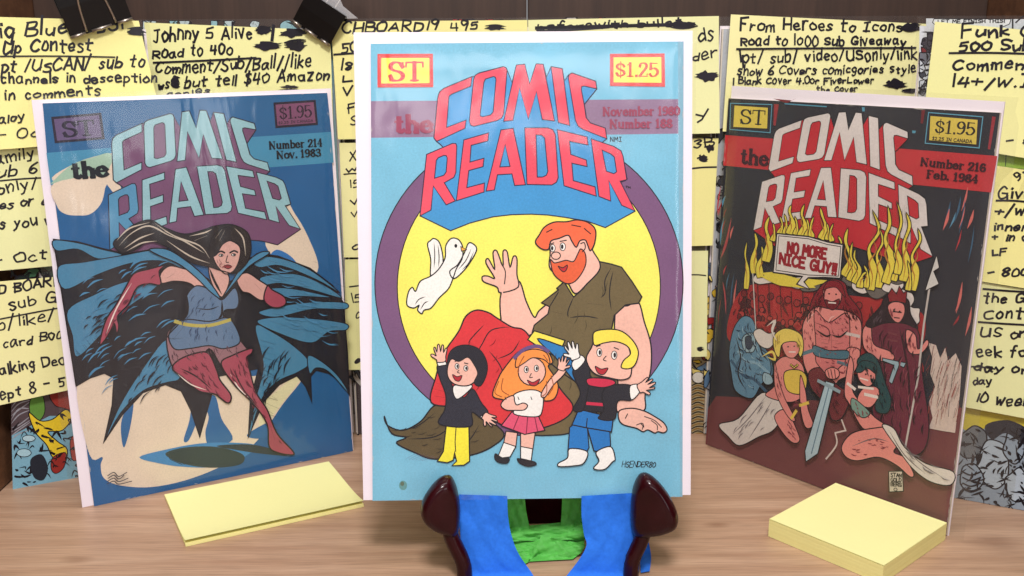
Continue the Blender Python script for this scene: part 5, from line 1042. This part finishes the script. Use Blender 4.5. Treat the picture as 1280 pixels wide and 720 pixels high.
a.poly(r7('715 318 760 330 800 400 880 460 985 490 975 540 900 530 830 480 770 400'), (216, 208, 202), True, 1)
for q in ('740 335 800 430 880 500', '770 350 850 450 940 510', '600 400 680 370 740 380'): a.line(r7(q), 1, (110, 100, 104), smooth=True, taper=.3)
a.line(r7('560 300 575 340 535 350'), 1.6, (206, 190, 186)); a.line(r7('535 350 540 395 500 450'), 1.6, (206, 190, 186), smooth=True)
for q, n, g in (('300 100 330 70 340 200 320 260 300 200', 12, 75), ('350 235 400 220 420 180 410 240 380 260', 10, 20), ('345 270 385 345 390 380 350 370', 12, 60), ('600 380 700 345 760 400 640 445 585 435', 18, 10), ('600 200 640 250 690 300 640 320 600 260', 10, 60)): a.hatch(r7(q), n, 6, g, 1.0, SKD)
for q in ('310 110 312 160', '350 300 372 350', '610 370 680 350', '780 450 820 500', '606 110 604 150'): a.line(r7(q), 1.5, SKL, smooth=True, taper=.3)
a.hatch(r7('630 80 690 80 745 220 735 265 700 250 690 170'), 26, 9, 75, 1.2, (12, 30, 36)); a.hatch(r7('300 40 300 -20 340 -45 320 10'), 8, 7, 100, .9, (150, 120, 50)); a.hatch(r7('390 -30 410 20 400 56 384 20'), 7, 7, 80, .9, (150, 120, 50))
a.poly(ell(*r7('654 122')[0], 1.2, .9), BLACK); a.poly(ell(*r7('674 128')[0], 1.2, .9), BLACK); a.hatch(r7('470 120 590 190 560 280 520 290 450 180'), 20, 9, 70, 1.3, (60, 22, 30)); a.hatch(r7('120 370 250 210 330 260 240 365 170 400'), 14, 13, 125, .9, (120, 112, 118)); a.hatch(r7('770 360 980 500 970 535 850 490'), 12, 13, 32, .9, (120, 112, 118))
for k in range(5): a.poly(ell(*r7('%d %d' % (366 + k * 6, 100 + abs(k - 2) * -5))[0], 1.3, 1.3), GO, out=.6)
# sword
a.poly(r7('500 150 534 160 470 430 424 462 420 420'), (170, 194, 206), False, 1.1); a.line(r7('515 165 445 430'), 1, (90, 120, 140)); a.line(r7('472 150 552 190'), 3.4, (140, 160, 170)); a.poly(r7('498 112 522 98 548 106 552 128 536 142 508 138'), SK2, True, 1)
for q in ('508 110 514 136', '520 106 526 138', '534 106 538 138'): a.line(r7(q), .9)
# dark strokes right of the group
for i in range(90):
    x, y = rn.uniform(1166, 1206), rn.uniform(426, 512); a.line([(x, y), (x - rn.uniform(1, 7), y + rn.uniform(8, 22))], rn.uniform(1, 3.4), rn.choice([(40, 38, 44), (40, 38, 44), (130, 42, 46), (150, 66, 62)]), taper=.4)
for i in range(12): x, y = rn.uniform(1150, 1190), rn.uniform(536, 566); a.line([(x, y), (x + rn.uniform(8, 16), y + 3)], rn.uniform(.8, 2), (120, 60, 62), taper=.3)
# signature tag
a.poly(r7('742 492 794 490 798 566 744 570'), (196, 184, 172), False, .9)
for s, y in (('STAN', 512), ('GOLD', 530), ('BERG', 547)): write(a, s, *r7('750 %d 790 %d' % (y, y + 1)), 4.2, .9, BLACK, gap=.8, rough=.5)
a.line(ell(*r7('768 560')[0], 2, 1.8), .7, BLACK, closed=True)
CR_.done(a, 'illustration')
UA = (.065, -1); UB = (.125, -.99)
a = CR_.art()
a.line(r5('120 62 297 68 290 190 118 176'), 1.1, (96, 160, 186), closed=True); a.poly(r5('137 72 280 82 277 172 133 165'), (218, 196, 82)); serif(a, 'ST', (927.5, 154.3), (958.5, 156), 17.5, 3.6, (40, 38, 34), up=UA); CR_.done(a, 'publisher_box')
a = CR_.art()
a.line(r5('960 103 1187 122 1170 255 945 235'), 1.1, (96, 160, 186), closed=True); a.poly(r5('968 118 1165 135 1158 240 962 222'), (212, 190, 84)); serif(a, '$1.95', (1172.5, 166), (1221, 169.4), 15.5, 2.5, (44, 40, 36), up=UB); write(a, '$2.25 IN CANADA', (1169.5, 175.5), (1218.5, 179.5), 4, .9, (70, 62, 44), upv=UB); CR_.done(a, 'price_box')
a = CR_.art(); K2 = (58, 24, 34)
serif(a, 'the', (929, 205.3), (962.8, 208.6), 17.5, 5.6, K2, gap=.6, up=UA); CR_.done(a, 'title_word'); a = CR_.art(); serif(a, 'Number 216', (1154.6, 208), (1234, 215.5), 9.5, 2.7, K2, up=UB); serif(a, 'Feb. 1984', (1162, 223.5), (1225, 230), 9.5, 2.7, K2, up=UB); CR_.done(a, 'issue_text')
CR_.bag(13, M_BAGDULL, .003, .0005, .001)
# ------------------------------------------------------------------ small plate easel wrapped in tape
EP = Plane(.0085, .5360, .0255)
ez = thing('easel', 'small dark red lacquered easel holding up the middle comic, two curled lips in front', 'easel', EP.M)
def epx(s, ax=0):
    n = [float(q) for q in s.split()]; return [EP.loc((n[i], n[i + 1])) for i in range(0, len(n), 2)]
def lip(outline, tw):
    P = cr(epx(outline), True, 3); P = P if sum((P[i - 1][0] * P[i][1] - P[i][0] * P[i - 1][1]) for i in range(len(P))) > 0 else P[::-1]
    cx = sum(p[0] for p in P) / len(P); cz = sum(p[1] for p in P) / len(P); bm = bmesh.new()
    prof = [(.60, -.0075), (.74, -.0073), (.86, -.0062), (.95, -.0040), (1.0, -.0008), (1.0, .0020), (.95, .0050), (.80, .0068), (.5, .007)]
    rings = [[bm.verts.new((cx + (x - cx) * s, y + (x - cx) * tw, cz + (z - cz) * s)) for x, z in P] for s, y in prof]
    n = len(P)
    for A, B in zip(rings, rings[1:]):
        for i in range(n): bm.faces.new((A[i], A[(i + 1) % n], B[(i + 1) % n], B[i]))
    bm.faces.new(rings[0]); bm.faces.new(rings[-1][::-1])
    o = from_bm('lip', bm, M_EASEL, ez, True)
    return cx, cz
LX = lip('557 597 564 599 570 610 574 628 575 650 571 671 560 668 544 661 531 649 526 636 529 622 538 609 548 600', .25)
RX = lip('806 594 815 596 826 605 838 621 846 640 843 655 829 664 812 669 795 672 790 658 790 632 793 612 799 599', -.25)
for (cx, cz), s, foot in ((LX, 1, (579, 724)), (RX, -1, (790, 724))):
    bm = bmesh.new(); fx, fz = EP.loc(foot)
    tube(bm, cr([(cx + s * .003, .001, cz - .012), (cx + s * .005, 0, cz - .021), (fx, -.001, .012), (fx + s * .001, -.001, .0)], False, 4), [.0045] * 13, 10)
    from_bm('front_leg', bm, M_EASEL, ez, True)
    box('support_rail', cx + s * .004 - .005, cx + s * .004 + .005, .003, .075, .0335, .0405, M_EASEL, ez, .0012)
    bm = bmesh.new(); tube(bm, [(cx + s * .004, .074, .038), (cx + s * .016, .088, .12), (cx + s * .030, .101, .19)], [.0055, .005, .004], 8)
    from_bm('upright', bm, M_EASEL, ez, True)
    bm = bmesh.new(); tube(bm, [(cx + s * .004, .071, .036), (cx + s * .006, .120, .0)], [.005, .0045], 8)
    from_bm('back_leg', bm, M_EASEL, ez, True)
box('cross_bar', LX[0] + .004, RX[0] - .004, .078, .086, .034, .044, M_EASEL, ez, .0015)
box('cross_bar', LX[0] + .018, RX[0] - .018, .0885, .0965, .120, .130, M_EASEL, ez, .0015)
sx0, sx1 = at_depth(652, 640, .598).x - .0085, at_depth(708, 640, .598).x - .0085
box('back_strut', sx0, sx1, .058, .065, .004, .095, M_EASEL, ez, .0015)

def sheet(name, outer, inner, depths, mat, parent, n=16, rows=34, amp=.0009, seed=1, th=.0002, minz=.0012):
    """a strip of tape between two traced edges, hung at the given depths and laid on the shelf where it reaches it"""
    A, B = cr(outer, False, 6), cr(inner, False, 6)
    def samp(L, t):
        f = t * (len(L) - 1); i = min(int(f), len(L) - 2); k = f - i; return tuple(L[i][j] * (1 - k) + L[i + 1][j] * k for j in (0, 1))
    rn = random.Random(seed); ph = [rn.uniform(0, 6) for _ in range(4)]; vs = []; fs = []; IM = parent.matrix_world.inverted()
    for layer in (0, 1):
        for r in range(rows + 1):
            t = r / rows; a, b = samp(A, t), samp(B, t); f = t * (len(depths) - 1); i = min(int(f), len(depths) - 2); Y = depths[i] * (1 - (f - i)) + depths[i + 1] * (f - i)
            for c in range(n + 1):
                s = c / n; p = (a[0] * (1 - s) + b[0] * s, a[1] * (1 - s) + b[1] * s)
                cr_ = abs(math.sin(9 * s + 11 * t + ph[3])) * abs(math.sin(17 * s - 13 * t + ph[0])); y = Y - amp * 1.6 * cr_ + amp * (math.sin(7 * s + 5 * t + ph[0]) + .6 * math.sin(13 * t + 4 * s + ph[1]) + .7 * math.sin(15 * s - 9 * t + ph[2])) + layer * th
                q = at_depth(p[0], p[1], y)
                if q.z < minz: q = ground(p[0], p[1], minz - layer * th * .5)
                vs.append(IM @ q)
    w = n + 1; off = w * (rows + 1)
    for layer in (0, 1):
        for r in range(rows):
            for c in range(n):
                q = (layer * off + r * w + c, layer * off + (r + 1) * w + c, layer * off + (r + 1) * w + c + 1, layer * off + r * w + c + 1); fs.append(q if layer == 0 else q[::-1])
    return mesh(name, vs, fs, mat, None, parent, True)
bt = thing('blue_tape', 'strips of bright blue masking tape hanging from the easel between its two lips', 'tape', Matrix.Translation((.0085, .53, 0)))
sheet('tape_strip', [(574, 618), (573, 640), (574, 655), (578, 690), (584, 722), (590, 745)], [(634, 620), (635, 645), (639, 668), (648, 692), (664, 715), (674, 732)], (.5475, .545, .540, .536), M_BLUE, bt, amp=.00045, seed=2)
sheet('tape_strip', [(794, 616), (795, 640), (794, 660), (792, 690), (793, 722), (794, 745)], [(727, 620), (727, 645), (730, 668), (733, 682), (722, 702), (698, 732)], (.5475, .545, .540, .536), M_BLUE, bt, amp=.00045, seed=5)
sheet('tape_scrap', [(801, 676), (800, 695), (801, 716)], [(811, 678), (814, 696), (812, 714)], (.566, .562, .558), M_BLUE, bt, 4, 8, .0004, 7)
gt = thing('green_tape', 'crumpled green masking tape wound under the middle comic behind the blue strips', 'tape', Matrix.Translation((.0085, .57, 0)))
sheet('tape_strip', [(628, 612), (630, 640), (634, 672)], [(655, 612), (658, 640), (664, 668)], (.578, .574, .570), M_GREEN, gt, 12, 24, .0008, 11)
sheet('tape_strip', [(732, 612), (732, 640), (730, 668)], [(703, 612), (702, 640), (700, 664)], (.578, .574, .570), M_GREEN, gt, 12, 24, .0008, 12)
sheet('tape_fold', [(630, 660), (634, 668), (638, 677)], [(732, 650), (731, 664), (729, 674)], (.5740, .5675, .5660), M_GREEN, gt, 26, 14, .0010, 14)
sheet('tape_fold', [(634, 673), (638, 682), (645, 692)], [(732, 670), (730, 680), (727, 690)], (.5720, .5640, .5625), M_GREEN, gt, 26, 14, .0010, 15)
sheet('tape_fold', [(636, 686), (642, 696), (650, 708)], [(684, 672), (672, 690), (660, 703)], (.5660, .5590, .5575), M_GREEN, gt, 20, 14, .0008, 16)
sheet('tape_fold', [(676, 670), (668, 688), (660, 702)], [(732, 680), (727, 690), (716, 699)], (.5650, .5600, .5585), M_GREEN, gt, 20, 14, .0010, 17)

# ------------------------------------------------------------------ yellow note pads on the shelf
def edge_paper(name, rgb):
    m = paper(name, rgb, .7, .03, scale=20); t = m.node_tree; b = t.nodes['Principled BSDF']
    tc = t.nodes.new('ShaderNodeTexCoord'); mp = t.nodes.new('ShaderNodeMapping'); mp.inputs['Scale'].default_value = (6, 6, 2600)
    n = t.nodes.new('ShaderNodeTexNoise'); n.inputs['Scale'].default_value = 1; n.inputs['Detail'].default_value = 2
    t.links.new(tc.outputs['Object'], mp.inputs[0]); t.links.new(mp.outputs[0], n.inputs['Vector'])
    src = b.inputs['Base Color'].links[0].from_socket; mr = t.nodes.new('ShaderNodeMapRange'); mr.inputs[1].default_value = .3; mr.inputs[2].default_value = .7; mr.inputs[3].default_value = .96; mr.inputs[4].default_value = 1.02
    t.links.new(n.outputs['Fac'], mr.inputs[0]); mx = t.nodes.new('ShaderNodeMix'); mx.data_type = 'RGBA'; mx.blend_type = 'MULTIPLY'; mx.inputs[0].default_value = 1
    t.links.new(src, mx.inputs[6]); t.links.new(mr.outputs[0], mx.inputs[7]); t.links.new(mx.outputs[2], b.inputs['Base Color'])
    return m
M_EDGE = edge_paper('pad_edges', (238, 232, 156))
def pad(label, x, y, yaw, w, d, h, curl, seed):
    t = thing('note_pad', label, 'note pad', Matrix.Translation((x, y, 0)) @ Matrix.Rotation(yaw, 4, 'Z'))
    rn = random.Random(seed); bm = bmesh.new(); n = max(4, int(h / .0009)); rings = []
    for i in range(n + 1):
        z = .0002 + (h - .0002) * i / n; j = lambda: rn.uniform(-.00004, .00004)
        dx, dy = j(), j()
        rings.append([bm.verts.new((sx * w / 2 + dx, sy * d / 2 + dy, z)) for sx, sy in ((-1, -1), (1, -1), (1, 1), (-1, 1))])
    for A, B in zip(rings, rings[1:]):
        for i in range(4): bm.faces.new((A[i], A[(i + 1) % 4], B[(i + 1) % 4], B[i]))
    bm.faces.new(rings[0][::-1]); bm.faces.new(rings[-1])
    from_bm('paper_block', bm, M_EDGE, t)
    nx = ny = 12; v = []; f = []
    for L in (0, 1):
        for jj in range(ny + 1):
            for i in range(nx + 1):
                u, q = i / nx * 2 - 1, jj / ny * 2 - 1
                z = h + .0003 - L * .00015 + curl * (max(0, -q) ** 3) + .00015 * math.sin(3 * u + 2 * q + seed) * (1 - q * q)
                v.append((u * w / 2, q * d / 2, z))
    o = (nx + 1) * (ny + 1)
    for L in (0, 1):
        for jj in range(ny):
            for i in range(nx):
                q = (L * o + jj * (nx + 1) + i, L * o + jj * (nx + 1) + i + 1, L * o + (jj + 1) * (nx + 1) + i + 1, L * o + (jj + 1) * (nx + 1) + i); f.append(q if L == 0 else q[::-1])
    mesh('top_sheet', v, f, M_PADTOP, None, t, True)
pad('thin yellow paper pad lying flat at the foot of the dark blue comic', -.1674, .6348, .4745, .115, .076, .0022, .0022, 3)
pad('thick square yellow note pad lying in front of the black and red comic', .2129, .5817, -.8371, .0765, .0765, .0115, .0003, 5)
